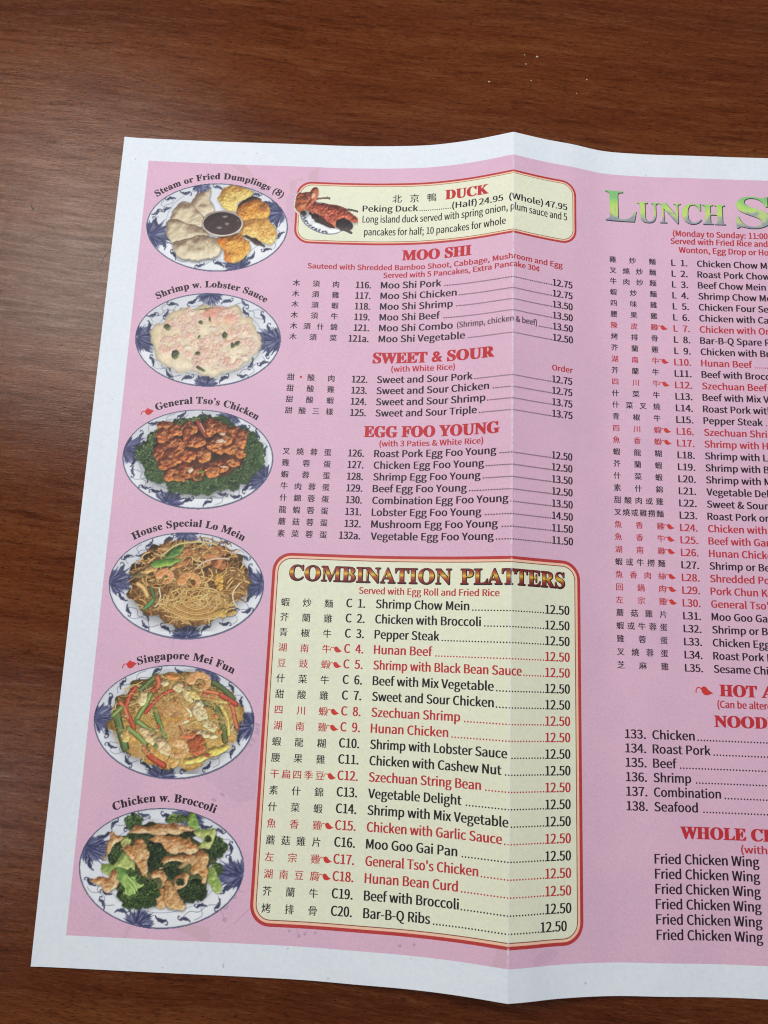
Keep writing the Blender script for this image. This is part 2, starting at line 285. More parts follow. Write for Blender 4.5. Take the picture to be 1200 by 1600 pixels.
SANS_LETTERS = {
 '&': (186, [[103,199,82,204,58,197,42,181,36,157,38,142,42,126,49,110,30,94,15,76,10,52,18,23,39,4,71,-4,93,-1,112,7,128,19,144,9,160,1,174,-4,181,17,169,21,157,28,144,36,158,58,170,82,178,108,155,108,148,86,138,66,127,49,109,66,91,85,76,105,98,122,115,141,121,164,117,185],[69,182,82,186,93,183,99,175,101,164,96,148,84,134,67,121,62,134,59,146,58,157,61,172],[47,81,59,92,75,71,93,51,112,32,100,24,87,18,74,16,53,21,39,34,34,53,38,68]]),
 "'": (76, [[51,210,25,210,25,183,30,132,46,132,50,183]]),
 '(': (92, [[80,216,65,223,44,181,30,135,25,85,30,34,44,-11,65,-53,80,-47,61,-6,50,39,46,85,50,131,61,175]]),
 ')': (92, [[49,181,27,223,11,216,31,175,43,131,47,85,43,39,31,-6,11,-47,27,-53,49,-11,62,34,67,85,62,135]]),
 ',': (76, [[51,31,39,34,30,32,23,26,20,17,23,8,30,2,39,-1,42,0,38,-15,29,-28,14,-37,20,-52,42,-38,55,-19,60,5,58,21]]),
 '-': (95, [[82,86,13,86,13,67,82,67]]),
 '.': (76, [[47,32,38,34,29,32,22,25,20,15,22,5,29,-1,38,-4,47,-1,53,5,56,15,53,25]]),
 '0': (151, [[109,192,76,204,43,192,21,158,14,101,21,43,43,8,76,-4,109,8,130,43,138,101,130,158],[56,175,76,184,96,175,109,148,114,101,109,53,96,25,76,17,56,25,43,53,38,101,43,148]]),
 '1': (151, [[94,200,74,200,63,194,49,190,33,186,33,170,69,170,69,21,24,21,24,0,134,0,134,21,94,21]]),
 '2': (151, [[101,196,70,204,47,200,28,190,11,174,25,160,37,172,51,180,67,183,87,178,100,164,104,144,94,107,64,65,12,15,12,0,138,0,138,22,82,22,72,21,61,21,50,20,91,63,118,104,128,145,121,176]]),
 '3': (151, [[101,198,71,204,50,200,31,192,15,180,29,164,41,174,55,181,70,183,88,179,100,168,104,152,99,132,81,119,49,114,49,94,85,89,105,75,111,54,106,34,91,22,70,17,50,20,34,29,21,40,8,24,23,10,44,0,72,-4,104,3,127,23,136,53,130,78,115,95,94,104,94,106,113,116,125,132,129,154,122,181]]),
 '4': (151, [[116,200,89,200,5,71,5,55,93,55,93,0,116,0,116,55,143,55,143,75,116,75],[93,173,94,173,94,161,93,148,93,75,31,75,77,143,83,153]]),
 '5': (151, [[30,200,23,107,37,98,48,105,58,109,70,110,92,105,106,89,112,64,106,39,91,23,69,17,48,20,32,28,20,39,7,23,23,10,44,0,71,-4,103,5,127,28,137,65,129,101,107,122,77,129,66,128,56,125,47,121,52,179,127,179,127,200]]),
 '6': (151, [[108,201,89,204,53,193,26,158,15,95,24,40,48,7,82,-4,111,5,132,27,140,61,133,96,114,117,84,124,68,121,52,113,39,100,46,149,65,175,90,183,102,181,113,176,122,168,136,183,124,194],[67,103,80,106,100,100,112,85,116,61,111,38,99,22,82,16,60,24,46,45,39,80,53,95]]),
 '7': (151, [[139,200,13,200,13,179,111,179,79,125,62,68,54,0,80,0,86,69,103,128,139,185]]),
 '8': (151, [[106,196,77,203,49,197,29,179,22,152,26,133,36,118,49,106,49,105,32,92,18,74,13,50,21,22,43,3,76,-4,109,3,131,22,139,48,134,72,122,89,105,101,105,102,117,114,128,131,132,150,125,178],[60,180,77,184,95,180,106,167,111,149,108,135,101,121,90,109,68,119,51,132,45,152,49,169],[48,85,62,97,89,86,108,71,115,49,110,31,97,19,77,15,55,20,40,33,35,52,38,70]]),
 '9': (151, [[104,193,69,204,41,195,20,173,12,139,19,104,38,83,67,76,84,79,100,87,113,100,105,51,87,25,63,17,51,19,39,24,29,32,16,17,28,6,44,-1,64,-4,100,8,126,44,137,109,128,161],[70,184,91,177,106,156,113,121,99,106,85,97,71,94,51,100,39,115,35,139,40,163,52,178]]),
 ':': (76, [[47,142,38,145,29,142,22,135,20,126,22,115,29,109,38,106,47,109,53,115,56,126,53,135],[47,32,38,34,29,32,22,25,20,15,22,5,29,-1,38,-4,47,-1,53,5,56,15,53,25]]),
 ';': (76, [[47,142,38,145,29,142,22,135,20,126,22,115,29,109,38,106,47,109,53,115,56,126,53,135],[51,31,39,34,30,32,23,26,20,17,23,8,30,2,39,-1,42,0,38,-15,29,-28,14,-37,20,-52,42,-38,55,-19,60,5,58,21]]),
 'A': (166, [[69,200,1,0,26,0,46,61,119,61,138,0,165,0,97,200],[82,180,83,180,89,157,96,134,103,112,113,81,52,81,62,112,69,134,75,157]]),
 'B': (179, [[28,200,28,0,91,0,131,6,157,26,167,59,162,82,147,98,126,106,126,108,142,117,152,132,156,151,147,179,123,195,87,200],[53,180,83,180,110,177,125,167,131,148,126,130,110,119,82,115,53,115],[53,95,88,95,117,92,136,80,142,59,136,37,117,24,88,20,53,20]]),
 'C': (174, [[127,200,105,204,59,191,28,155,16,100,27,44,58,9,103,-4,127,0,147,10,164,25,150,41,137,29,122,21,104,19,71,29,49,57,42,101,50,144,72,172,105,181,121,179,134,172,146,163,159,179,145,191]]),
 'D': (188, [[28,200,28,0,79,0,130,12,161,46,172,101,161,155,129,188,77,200],[53,180,75,180,115,170,138,144,146,101,138,58,115,30,75,21,53,21]]),
 'E': (161, [[28,200,28,0,146,0,146,22,53,22,53,94,129,94,129,116,53,116,53,179,143,179,143,200]]),
 'F': (151, [[28,200,28,0,53,0,53,90,129,90,129,111,53,111,53,179,143,179,143,200]]),
 'G': (188, [[132,200,108,204,60,191,28,155,16,100,28,44,59,9,106,-4,131,-1,152,8,168,20,168,104,102,104,102,83,145,83,145,30,135,24,122,20,109,19,72,29,50,57,42,101,50,144,73,172,108,181,126,179,140,172,151,163,165,179,151,191]]),
 'H': (199, [[53,200,28,200,28,0,53,0,53,94,146,94,146,0,171,0,171,200,146,200,146,116,53,116]]),
 'I': (80, [[53,200,28,200,28,0,53,0]]),
 'J': (146, [[120,200,94,200,94,61,91,37,80,23,62,19,49,21,37,28,28,41,10,28,23,11,42,0,65,-4,96,5,114,27,120,59]]),
 'K': (176, [[53,200,28,200,28,0,53,0,53,63,87,104,147,0,175,0,103,124,166,200,137,200,53,98]]),
 'L': (148, [[53,200,28,200,28,0,140,0,140,22,53,22]]),
 'M': (222, [[28,200,28,0,50,0,50,130,49,150,47,170,48,170,64,124,102,20,119,20,157,124,173,170,174,170,172,150,171,130,171,0,194,0,194,200,164,200,126,93,116,65,112,51,111,51,96,93,58,200]]),
 'N': (197, [[28,200,28,0,51,0,51,126,50,147,48,168,49,168,71,126,144,0,170,0,170,200,146,200,146,75,148,53,149,33,148,33,126,74,53,200]]),
 'O': (202, [[146,191,101,204,57,191,27,156,16,101,27,45,57,9,101,-4,146,9,176,45,187,101,176,156],[70,172,101,181,133,172,153,144,161,101,153,57,133,29,101,19,70,29,49,57,42,101,49,144]]),
 'P': (173, [[28,200,28,0,53,0,53,80,86,80,124,86,150,107,159,141,150,176,124,194,85,200],[53,180,81,180,111,176,128,164,134,141,129,118,111,104,82,100,53,100]]),
 'Q': (202, [[146,191,101,204,57,191,27,156,16,101,25,49,51,14,89,-3,105,-27,129,-44,162,-50,174,-50,184,-48,191,-46,186,-26,180,-28,173,-29,165,-29,145,-26,128,-17,116,-2,153,15,178,50,187,101,176,156],[70,172,101,181,133,172,153,144,161,101,153,56,133,28,101,17,70,28,49,56,42,101,49,144]]),
 'R': (173, [[28,200,28,0,53,0,53,85,89,85,137,0,166,0,115,88,139,98,154,117,160,144,151,177,126,195,90,200],[53,180,86,180,113,176,129,165,135,144,129,122,113,109,86,105,53,105]]),
 'S': (163, [[108,200,85,204,53,197,31,178,22,151,29,126,44,110,63,99,92,87,109,78,121,68,125,51,120,34,106,23,83,19,63,22,44,30,28,43,13,26,33,10,56,0,83,-4,119,4,143,24,151,53,145,78,131,95,110,107,81,119,66,126,53,137,48,153,53,168,66,178,85,181,103,179,118,173,131,163,144,179,128,192]]),
 'T': (163, [[155,200,8,200,8,179,69,179,69,0,94,0,94,179,155,179]]),
 'V': (157, [[27,200,0,200,64,0,93,0,157,200,131,200,99,92,93,69,87,48,80,26,79,26,72,48,66,69,59,92]]),
 'W': (240, [[33,200,7,200,49,0,79,0,109,121,113,136,119,166,120,166,124,151,130,121,160,0,191,0,232,200,208,200,187,91,183,70,179,48,176,26,174,26,169,48,165,70,160,91,132,200,109,200,81,91,76,70,72,48,67,26,66,26,58,70,54,91]]),
 'Y': (145, [[26,200,0,200,60,77,60,0,85,0,85,77,145,200,119,200,93,144,87,129,80,114,73,100,72,100,65,114,59,129,52,144]]),
 'a': (154, [[110,144,80,152,58,149,38,142,22,133,32,115,45,123,60,129,76,131,95,126,104,112,107,94,55,84,26,66,16,38,22,16,37,1,59,-4,77,-1,93,7,108,18,109,18,111,0,132,0,132,91,127,123],[67,69,107,77,107,36,93,25,80,19,66,17,53,19,44,27,40,40,46,57]]),
 'b': (169, [[50,217,25,217,25,0,45,0,47,15,48,15,62,5,76,-1,90,-4,122,6,146,33,155,76,148,116,128,143,96,152,79,149,64,142,49,131,50,158],[50,111,64,122,77,129,89,131,112,124,125,105,129,76,123,45,108,25,86,17,75,19,63,24,50,33]]),
 'c': (139, [[103,150,85,152,50,143,24,116,14,74,23,32,48,6,83,-4,101,-1,117,5,132,15,121,32,110,24,99,19,86,17,62,24,46,44,40,74,46,104,62,124,86,131,97,129,107,125,116,118,129,135,117,143]]),
 'd': (169, [[144,217,119,217,119,160,120,135,108,144,94,150,79,152,47,142,24,116,14,74,22,32,43,6,76,-4,93,-1,108,7,124,0,144,0],[83,131,95,129,107,124,119,115,119,38,107,26,94,20,81,17,59,24,45,44,40,74,46,104,61,124]]),
 'e': (151, [[113,143,80,152,48,142,24,116,14,74,24,32,49,6,85,-4,104,-2,120,4,134,11,125,28,114,22,101,18,88,16,63,23,46,41,39,68,139,68,139,72,140,77,140,82,133,119],[61,127,81,132,101,127,113,111,118,86,38,86,46,111]]),
 'f': (89, [[72,221,48,215,34,198,29,172,29,148,9,147,9,128,29,128,29,0,54,0,54,128,85,128,85,148,54,148,54,172,56,188,63,197,75,201,80,200,86,199,92,197,97,216,90,219]]),
 'g': (154, [[83,151,75,152,47,145,27,127,19,99,22,83,29,69,39,59,39,58,31,51,25,42,22,31,24,20,29,12,36,6,36,5,24,-5,16,-16,14,-29,22,-50,43,-64,75,-68,115,-61,141,-42,150,-17,144,3,127,15,98,18,69,18,54,20,46,26,43,34,45,42,48,47,53,52,60,49,67,48,75,47,102,53,122,71,129,98,128,111,123,121,117,129,147,129,147,148,96,148,90,150],[59,130,75,134,91,130,102,118,106,99,102,80,91,68,75,64,59,68,48,80,43,99,48,118],[95,-2,112,-4,122,-10,126,-21,120,-36,103,-47,79,-51,55,-48,41,-39,36,-25,37,-17,42,-8,51,0,57,-1,64,-2]]),
 'h': (166, [[50,217,25,217,25,0,50,0,50,108,64,120,77,128,91,130,107,126,116,113,119,91,119,0,144,0,144,94,139,126,124,145,98,152,80,149,63,140,49,127,50,158]]),
 'i': (75, [[50,148,25,148,25,0,50,0],[46,209,38,211,29,209,23,204,21,195,23,187,29,181,38,179,46,181,52,187,54,195,52,204]]),
 'j': (75, [[50,148,25,148,25,-17,24,-32,18,-43,7,-46,2,-46,-3,-45,-7,-43,-12,-62,-6,-64,1,-66,10,-66,33,-60,46,-43,50,-17],[46,209,38,211,29,209,23,204,21,195,23,187,29,181,38,179,46,181,52,187,54,195,52,204]]),
 'k': (151, [[50,217,25,217,25,0,50,0,50,39,77,71,121,0,148,0,92,88,141,148,114,148,51,70,50,70]]),
 'l': (77, [[50,217,25,217,25,29,28,12,36,0,51,-4,57,-3,62,-2,66,-1,62,18,60,17,57,17,54,18,51,22,50,28]]),
 'm': (253, [[114,149,95,152,78,149,62,139,49,127,48,127,46,148,25,148,25,0,50,0,50,108,63,120,76,128,87,130,103,126,112,113,115,91,115,0,140,0,140,108,153,120,165,128,177,130,193,126,202,113,205,91,205,0,229,0,229,94,225,126,210,145,185,152,167,148,151,138,136,124,127,139]]),
 'n': (166, [[124,145,98,152,79,149,63,139,49,127,48,127,46,148,25,148,25,0,50,0,50,108,64,120,77,128,91,130,107,126,116,113,119,91,119,0,144,0,144,94,139,126]]),
 'o': (165, [[117,143,83,152,49,143,24,116,14,74,24,32,49,6,83,-4,117,6,141,32,151,74,141,116],[60,124,83,131,105,124,120,104,126,74,120,44,105,24,83,17,60,24,45,44,40,74,45,104]]),
 'p': (169, [[128,143,96,152,79,149,63,141,49,131,48,131,46,148,25,148,25,-62,50,-62,50,-12,49,14,63,4,77,-2,90,-4,122,6,146,33,155,76,148,116],[50,111,64,122,77,129,89,131,112,124,125,105,129,76,123,45,108,25,86,17,75,19,63,24,50,33]]),
 'q': (169, [[94,150,79,152,47,142,24,116,14,74,22,32,43,6,76,-4,92,-1,107,7,120,17,119,-10,119,-62,144,-62,144,148,124,148,122,134,121,134,108,144],[83,131,95,129,107,124,119,115,119,38,107,26,94,20,81,17,59,24,45,44,40,74,46,104,61,124]]),
 'r': (106, [[97,152,91,152,75,148,60,138,49,121,48,121,46,148,25,148,25,0,50,0,50,95,61,115,74,126,87,130,93,129,97,129,102,127,106,149,102,151]]),
 's': (128, [[85,150,68,152,40,146,23,131,17,110,23,89,40,76,60,67,76,61,89,52,94,39,91,27,81,19,65,16,48,18,34,24,21,34,9,17,25,6,43,-1,64,-4,93,3,111,18,118,40,111,63,94,76,73,85,57,92,45,100,41,111,44,122,53,130,68,133,80,131,91,126,102,120,114,135,101,144]]),
 't': (103, [[54,190,34,190,31,148,7,147,7,128,29,128,29,46,33,20,47,3,71,-4,81,-3,90,-1,99,2,94,21,89,19,83,17,77,17,64,20,56,30,54,45,54,128,95,128,95,148,54,148]]),
 'u': (166, [[48,148,23,148,23,54,28,22,43,3,68,-4,87,0,103,9,117,23,118,23,120,0,141,0,141,148,116,148,116,43,103,29,90,21,76,18,60,22,51,35,48,57]]),
 'v': (142, [[29,148,4,148,57,0,86,0,139,148,114,148,81,49,77,35,72,20,71,20,66,35,62,49]]),
 'w': (219, [[33,148,7,148,49,0,77,0,98,79,102,94,105,108,109,123,110,123,113,108,117,94,120,80,141,0,172,0,212,148,188,148,166,62,163,49,157,21,156,21,152,35,149,49,145,62,122,148,98,148,75,62,71,49,65,21,64,21,58,49,55,62]]),
 'x': (136, [[35,148,8,148,53,77,4,0,30,0,50,35,55,44,60,52,65,61,67,61,72,52,78,44,83,35,105,0,132,0,83,75,128,148,102,148,84,116,79,107,71,91,69,91,59,107,55,116]]),
 'y': (142, [[29,148,4,148,63,0,60,-11,52,-28,41,-39,26,-43,22,-43,18,-42,15,-41,10,-61,15,-62,21,-63,28,-64,53,-57,71,-39,83,-13,139,148,114,148,88,66,76,24,74,24,59,66]]),
 'z': (130, [[119,148,18,148,18,128,88,128,10,13,10,0,122,0,122,20,41,20,119,135]]),
 '¢': (151, [[96,199,80,199,80,167,49,156,27,131,19,94,26,58,48,33,80,22,80,-10,96,-10,96,21,111,24,126,31,139,40,127,56,118,50,108,44,96,42,96,147,106,145,115,141,123,134,136,150,125,158,112,165,96,168],[60,136,80,145,80,43,60,53,48,70,43,94,48,118]]),
}

for st_, book in (('body', SANS_LETTERS), ('thin', SANS_LETTERS), ('helv', SANS_LETTERS)):      # outlines in 1/200 of a cap height
    for key, (adv, loops) in book.items():
        L = [[(l[i]/200, l[i+1]/200) for i in range(0, len(l), 2)] for l in loops]
        sg = [sum(l[i-1][0]*l[i][1]-l[i][0]*l[i-1][1] for i in range(len(l))) for l in L]
        V = []; T3 = []
        for l, a_ in zip(L, sg):
            if a_ <= 0: continue
            lo = np.min(l, 0); hi = np.max(l, 0)
            grp = [l]+[h for h, b_ in zip(L, sg) if b_ < 0 and lo[0] < h[0][0] < hi[0] and lo[1] < h[0][1] < hi[1]]
            n0 = len(V); V += [pt for q in grp for pt in q]
            T3 += [tuple(i+n0 for i in t) for t in tessellate_polygon([[Vector((x, y, 0)) for x, y in q] for q in grp])]
        GL[(st_, key)] = (np.array(V), T3, adv/200)
    GL[(st_, ' ')] = (np.zeros((0, 2)), [], .34)
def run(st, s, track=0.0):
    x = 0.0; V = []; Fs = []; n = 0
    for c in s:
        v, f, adv = GL[(st, c)]
        if len(v):
            V.append(v+[x, 0]); Fs += [tuple(i+n for i in q) for q in f]; n += len(v)
        x += adv+track
    V = np.vstack(V); return V, Fs
def width(st, s, track=0.0): return run(st, s, track)[0][:, 0].max()
BOLD = {'body': .085, 'thin': .045, 'helv': .075, 'serif': .04, 'fat': .09}
class Ink:
    """collects outlines in sheet millimetres"""
    def __init__(s): s.V = []; s.F = []; s.n = 0
    def add(s, V, F, lz=0.0):
        V = np.asarray(V, float); s.V.append(np.column_stack([V, np.full(len(V), lz)])); s.F += [tuple(i+s.n for i in q) for q in F]; s.n += len(V)
    def text(s, st, t, x, y, cap, x1=None, align='l', hs=1.0, track=0.0):
        V, F = run(st, t, track); V = V*cap; V[:, 0] *= hs
        a, b = V[:, 0].min(), V[:, 0].max()
        if x1 is not None: V[:, 0] = (V[:, 0]-a)*(x1-x)/(b-a)+x
        elif align == 'l': V[:, 0] += x-a
        elif align == 'r': V[:, 0] += x-b
        else: V[:, 0] += x-(a+b)/2
        V[:, 1] += y; e = V[:, 0].max(); s.add(V, F)
        if st in BOLD:                          # the press lays the ink a little wide of the outline
            for k, (dx, dy) in enumerate(((.5, 0), (-.5, 0))):
                s.add(V+np.array([dx, dy])*BOLD[st]*cap, F, .004*(k+1))
        return e
    def han(s, t, x0, x1, yc, size):
        k = len(t)
        for i, c in enumerate(t):
            V, F, adv = GL[('han', c)]; lo, hi = V.min(0), V.max(0); mid = (lo+hi)/2
            e = size/1.16*GLH                       # em square height
            xx = x0+(x1-x0)*i/(k-1) if k > 1 else x0
            W = (V-[mid[0], HANC])*e; W[:, 0] += xx; W[:, 1] += yc; s.add(W, F); s.add(W+[.04, .0], F, .004); s.add(W-[.04, .0], F, .008)
    def dots(s, x0, x1, y, step, r):
        n = int((x1-x0)/step)
        for i in range(n+1):
            x = x1-i*step; a = np.arange(6)*math.pi/3
            s.add(np.stack([x+r*np.cos(a), y+r*np.sin(a)], 1), [tuple(range(6))])
    def poly(s, P): s.add(P, [tuple(range(len(P)))])
    def build(s, name, mat, parent, layer):
        V = np.vstack(s.V)
        me = mesh(name, V, s.F)
        lo, hi = V.min(0), V.max(0)
        if hi[0] > 96 and lo[0] < 190 and hi[0]-lo[0] > 1.2:
            bm = bmesh.new(); bm.from_mesh(me)
            cuts = [x for x in list(np.arange(97, 190, 3.0))+[FOLD] if lo[0]+0.3 < x < hi[0]-0.3]
            for x in cuts:
                bmesh.ops.bisect_plane(bm, geom=bm.verts[:]+bm.edges[:]+bm.faces[:], dist=1e-5, plane_co=(x, 0, 0), plane_no=(1, 0, 0))
            bm.to_mesh(me); bm.free()
        n = len(me.vertices); co = np.empty(n*3); me.vertices.foreach_get('co', co); co = co.reshape(-1, 3)
        co[:, 2] += height(co[:, 0], co[:, 1])+layer
        me.vertices.foreach_set('co', (co*MM).ravel()); me.update()
        if me.polygons and sum(p.normal.z for p in list(me.polygons)[:40]) < 0: me.flip_normals()
        return link(name, me, mat, parent)

# ---------------------------------------------------------------- the table
def build_table():
    x0, x1, y0, y1, t, r = -420, 780, -260, 500, 32, 3
    bm = bmesh.new(); rings = []
    for z, ins in ((0, r), (-0.9, 0.9), (-r, 0), (-t+r, 0), (-t, r)):
        a, b, c, d = x0+ins, x1-ins, y0+ins, y1-ins; R = 25-ins; ring = []
        for cx, cy, s in ((b-R, d-R, 0), (a+R, d-R, 1), (a+R, c+R, 2), (b-R, c+R, 3)):
            for k in range(9):
                an = math.pi/2*(s+k/8); ring.append(bm.verts.new(((cx+R*math.cos(an))*MM, (cy+R*math.sin(an))*MM, z*MM)))
        rings.append(ring)
    bm.faces.new(rings[0]); bm.faces.new(list(reversed(rings[-1])))
    for i in range(len(rings)-1):
        for k in range(36):
            f = bm.faces.new((rings[i][k], rings[i+1][k], rings[i+1][(k+1) % 36], rings[i][(k+1) % 36])); f.material_index = 1
    bm.normal_update(); me = bpy.data.meshes.new('table_top'); bm.to_mesh(me); bm.free()
    me.materials.append(M['wood']); me.materials.append(M['edge'])
    t = bpy.data.objects.new('table', None); COL.objects.link(t)
    tag(t, 'dark brown wood-grain laminate table carrying the menu, scratched and shiny at left', 'table')
    link('table_top', me, None, t)
    for i, ((ax, ay), (bx, by)) in enumerate(SCR):
        n = 9; V = []; F = []; wd = (0.30, 0.14, 0.12, 0.12)[i]; rg = random.Random(i)
        L = math.hypot(bx-ax, by-ay); nx, ny = -(by-ay)/L, (bx-ax)/L
        for k in range(n):
            u = k/(n-1); j = rg.uniform(-.25, .25)+math.sin(u*3.1)*L*.05; h = wd*math.sin(math.pi*(.06+.88*u))
            px, py = ax+(bx-ax)*u+nx*j, ay+(by-ay)*u+ny*j
            V += [((px+nx*h)*MM, (py+ny*h)*MM, .00001+.00000*i), ((px-nx*h)*MM, (py-ny*h)*MM, .00001)]
            if k: F.append((2*k-2, 2*k-1, 2*k+1, 2*k))
        me = mesh('scratch', V, F)
        o = link('scratch', me, M['scratch'] if i != 3 else M['pale_scratch'], t)
        if me.polygons[0].normal.z < 0: me.flip_normals()
build_table()
rg = random.Random(5)
for i, (x, y) in enumerate(SPECK):
    bm = bmesh.new(); bmesh.ops.create_icosphere(bm, subdivisions=2, radius=1)
    s = (0.34, 0.2, 0.24, 0.3, 0.22, 0.18, 0.2)[i]
    for v in bm.verts:
        k = 1+rg.uniform(-.28, .28); v.co = Vector((v.co.x*k*s*1.25, v.co.y*k*s, max(v.co.z, -.6)*k*s*.7+s*.4))*MM
    me = bpy.data.meshes.new('crumb'); bm.to_mesh(me); bm.free()
    o = link('crumb', me, M['crumb']); o.location = (x*MM, y*MM, 0)
    tag(o, ('largest pale crumb in the cluster on the table above the menu', 'crumb just left of the largest one in the cluster above the fold', 'lowest crumb of the three clustered on the table above the fold', 'leftmost pale crumb on the table, above the top of the fold',
        'crumb on the table right of the cluster, the upper of a pair', 'rightmost low crumb on the table above the menu', 'lone crumb between the cluster and the menu top edge')[i], 'crumb', 'crumbs scattered on the table beyond the menu')

# ---------------------------------------------------------------- the menu sheet
menu = bpy.data.objects.new('menu', None); COL.objects.link(menu)
tag(menu, 'pink takeout menu sheet with white margins, dish photos and a raised fold, on brown table', 'menu')
def sheet_mesh():
    xs = np.concatenate([grid_lines(0, 288, 1.0), np.arange(290, PW+.1, 2.0)]); ys = np.linspace(0, PH, 72); nx, ny = len(xs), len(ys)
    X, Y = np.meshgrid(xs, ys); X = X.ravel(); Y = Y.ravel(); H = height(X, Y)
    T = np.column_stack([X, Y, H]); Bt = np.column_stack([X, Y, H-0.11]); V = np.vstack([T, Bt])*MM
    F = []; o = nx*ny
    for j in range(ny-1):
        for i in range(nx-1):
            a = j*nx+i; F.append((a, a+1, a+nx+1, a+nx)); F.append((o+a, o+a+nx, o+a+nx+1, o+a+1))
    for i in range(nx-1):
        F.append((i+1, i, o+i, o+i+1)); a = (ny-1)*nx+i; F.append((a, a+1, o+a+1, o+a))
    for j in range(ny-1):
        a = j*nx; F.append((a, a+nx, o+a+nx, o+a)); a = j*nx+nx-1; F.append((a+nx, a, o+a, o+a+nx))
    return mesh('paper_sheet', V, F)
link('paper_sheet', sheet_mesh(), M['paper'], menu)
def panel(name, mat, parent, x0, x1, y0, y1, r, layer, ystep=4.0):
    """a filled printed area with round corners, cut on the sheet's own columns"""
    xs = set(grid_lines(x0, x1, 1.0).tolist())
    for k in range(1, 9):
        a = math.pi/2*k/9
        if r: xs.add(x0+r-r*math.cos(a)); xs.add(x1-r+r*math.cos(a))
    xs = np.array(sorted(xs)); n = max(2, int((y1-y0)/ystep)+1); V = []; F = []
    for i, x in enumerate(xs):
        e = max(0.0, r-(x-x0), r-(x1-x)); dd = r-math.sqrt(max(0, r*r-e*e)) if r else 0
        for j in range(n): V.append((x, y0+dd+(y1-y0-2*dd)*j/(n-1)))
        if i:
            for j in range(n-1):
                a = (i-1)*n+j; F.append((a, a+n, a+n+1, a+1))
    V = np.array(V); V3 = np.column_stack([V, height(V[:, 0], V[:, 1])+layer])*MM
    return link(name, mesh(name, V3, F), mat, parent)
panel('pink_background', M['pink'], menu, 9.8, PW-9.8, 9.2, 275.3, 0, 0.02)
def frame_box(name, x0, x1, y0, y1, r, w1, w2, w3, label):
    b = panel(name, M['red_border'], menu, x0, x1, y0, y1, r, 0.035); b['label'] = label
    for nm, mt, ins, ly in (('peach_band', 'peach', w1, .047), ('thin_line', 'dark_line', w1+w2, .059), ('cream_field', 'cream', w1+w2+w3, .071)):
        panel(nm, M[mt], b, x0+ins, x1-ins, y0+ins, y1-ins, r-ins*.9, ly)
    return b
duck_box = frame_box('framed_box', 65.6, 167.7, 244.3, 269.2, 5.6, .75, .5, .2, 'small cream box with red border around the duck prices')
combo_box = frame_box('framed_box', 65.9, 167.8, 14.3, 130.4, 6.2, 1.0, .75, .28, 'large cream box with red border around the combination platters')

# faint watermark pictures in the pink
rg = random.Random(11)
def wm(name, mat, polys, layer=.028):
    for i, p in enumerate(polys):
        k = Ink(); k.poly(np.array(p)); k.build(name, M[mat], menu, layer+.0008*i)
def disc(x, y, r, n=12): return [(x+r*math.cos(2*math.pi*i/n), y+r*math.sin(2*math.pi*i/n)) for i in range(n)]
def bar(x0, y0, x1, y1, w0, w1=None):
    w1 = w0 if w1 is None else w1; L = math.hypot(x1-x0, y1-y0); nx, ny = -(y1-y0)/L, (x1-x0)/L
    return [(x0-nx*w0, y0-ny*w0), (x1-nx*w1, y1-ny*w1), (x1+nx*w1, y1+ny*w1), (x0+nx*w0, y0+ny*w0)]
wm('watermark', 'pink_tan', [[(40.3, 275.2), (48, 269.5), (65.4, 264), (65.4, 269.5), (73.2, 269.5), (73.2, 275.2)]])
wm('watermark', 'pink_rose', [[(47, 268.8), (52, 262), (58, 256), (65.3, 252), (65.3, 263.4)]])
wm('watermark', 'pink_tan', [[(27.5, 9.3), (54.0, 9.3), (54.0, 13.4), (40, 14.0), (28.5, 12.6)]])
wm('watermark', 'pink_grey', [disc(58.2, 19.6, 1.1), disc(58.4, 15.7, .75), disc(50.3, 17.3, .6), disc(60.9, 22.4, .7), bar(57.6, 26, 58.2, 19.6, .14), bar(54.5, 24, 58.2, 15.9, .14), bar(55, 27, 64, 23.6, .12), bar(61.5, 14.8, 65.7, 19, .14), bar(50.5, 20, 50.3, 17.5, .1),
    disc(81.5, 12.2, .6), disc(83.4, 12.9, .5), bar(81.5, 12.4, 80.8, 14.1, .1), bar(83.4, 13, 84.3, 14.1, .1), disc(78.5, 13.4, .45), disc(86.6, 13.3, .4), disc(112.5, 11.6, .5), disc(116.8, 12.3, .45)])
pet = []
for i in range(15):
    u = i/14; cx = 52.2+12.6*u**.6+rg.uniform(-.7, .7); cy = 50.5+24*u+rg.uniform(-.5, .5); a = rg.uniform(-.9, -.3)
    pet.append([(cx+1.0*math.cos(t)*math.cos(a)-.42*math.sin(t)*math.sin(a), cy+1.0*math.cos(t)*math.sin(a)+.42*math.sin(t)*math.cos(a)) for t in np.arange(8)*math.pi/4])
wm('watermark', 'pink_grey', pet)
wm('watermark', 'pink_rose', [[(40, 64), (50, 56), (60, 50), (65.4, 51), (65.4, 74), (58, 78), (50, 70)]], .024)
wm('watermark', 'pink_tan', [[(139.2, 9.3), (143.6, 9.3), (143.6, 14.2), (141, 14.2), (140.2, 12)]])
wm('watermark', 'pink_rose', [[(152, 9.4), (158, 10.2), (160, 13), (156, 13.9), (152.5, 12)]])
wm('watermark', 'pink_rose', [bar(32.0, 139.6, 33.6, 133, .12), bar(34.2, 101.5, 34.8, 97, .8, .4)])

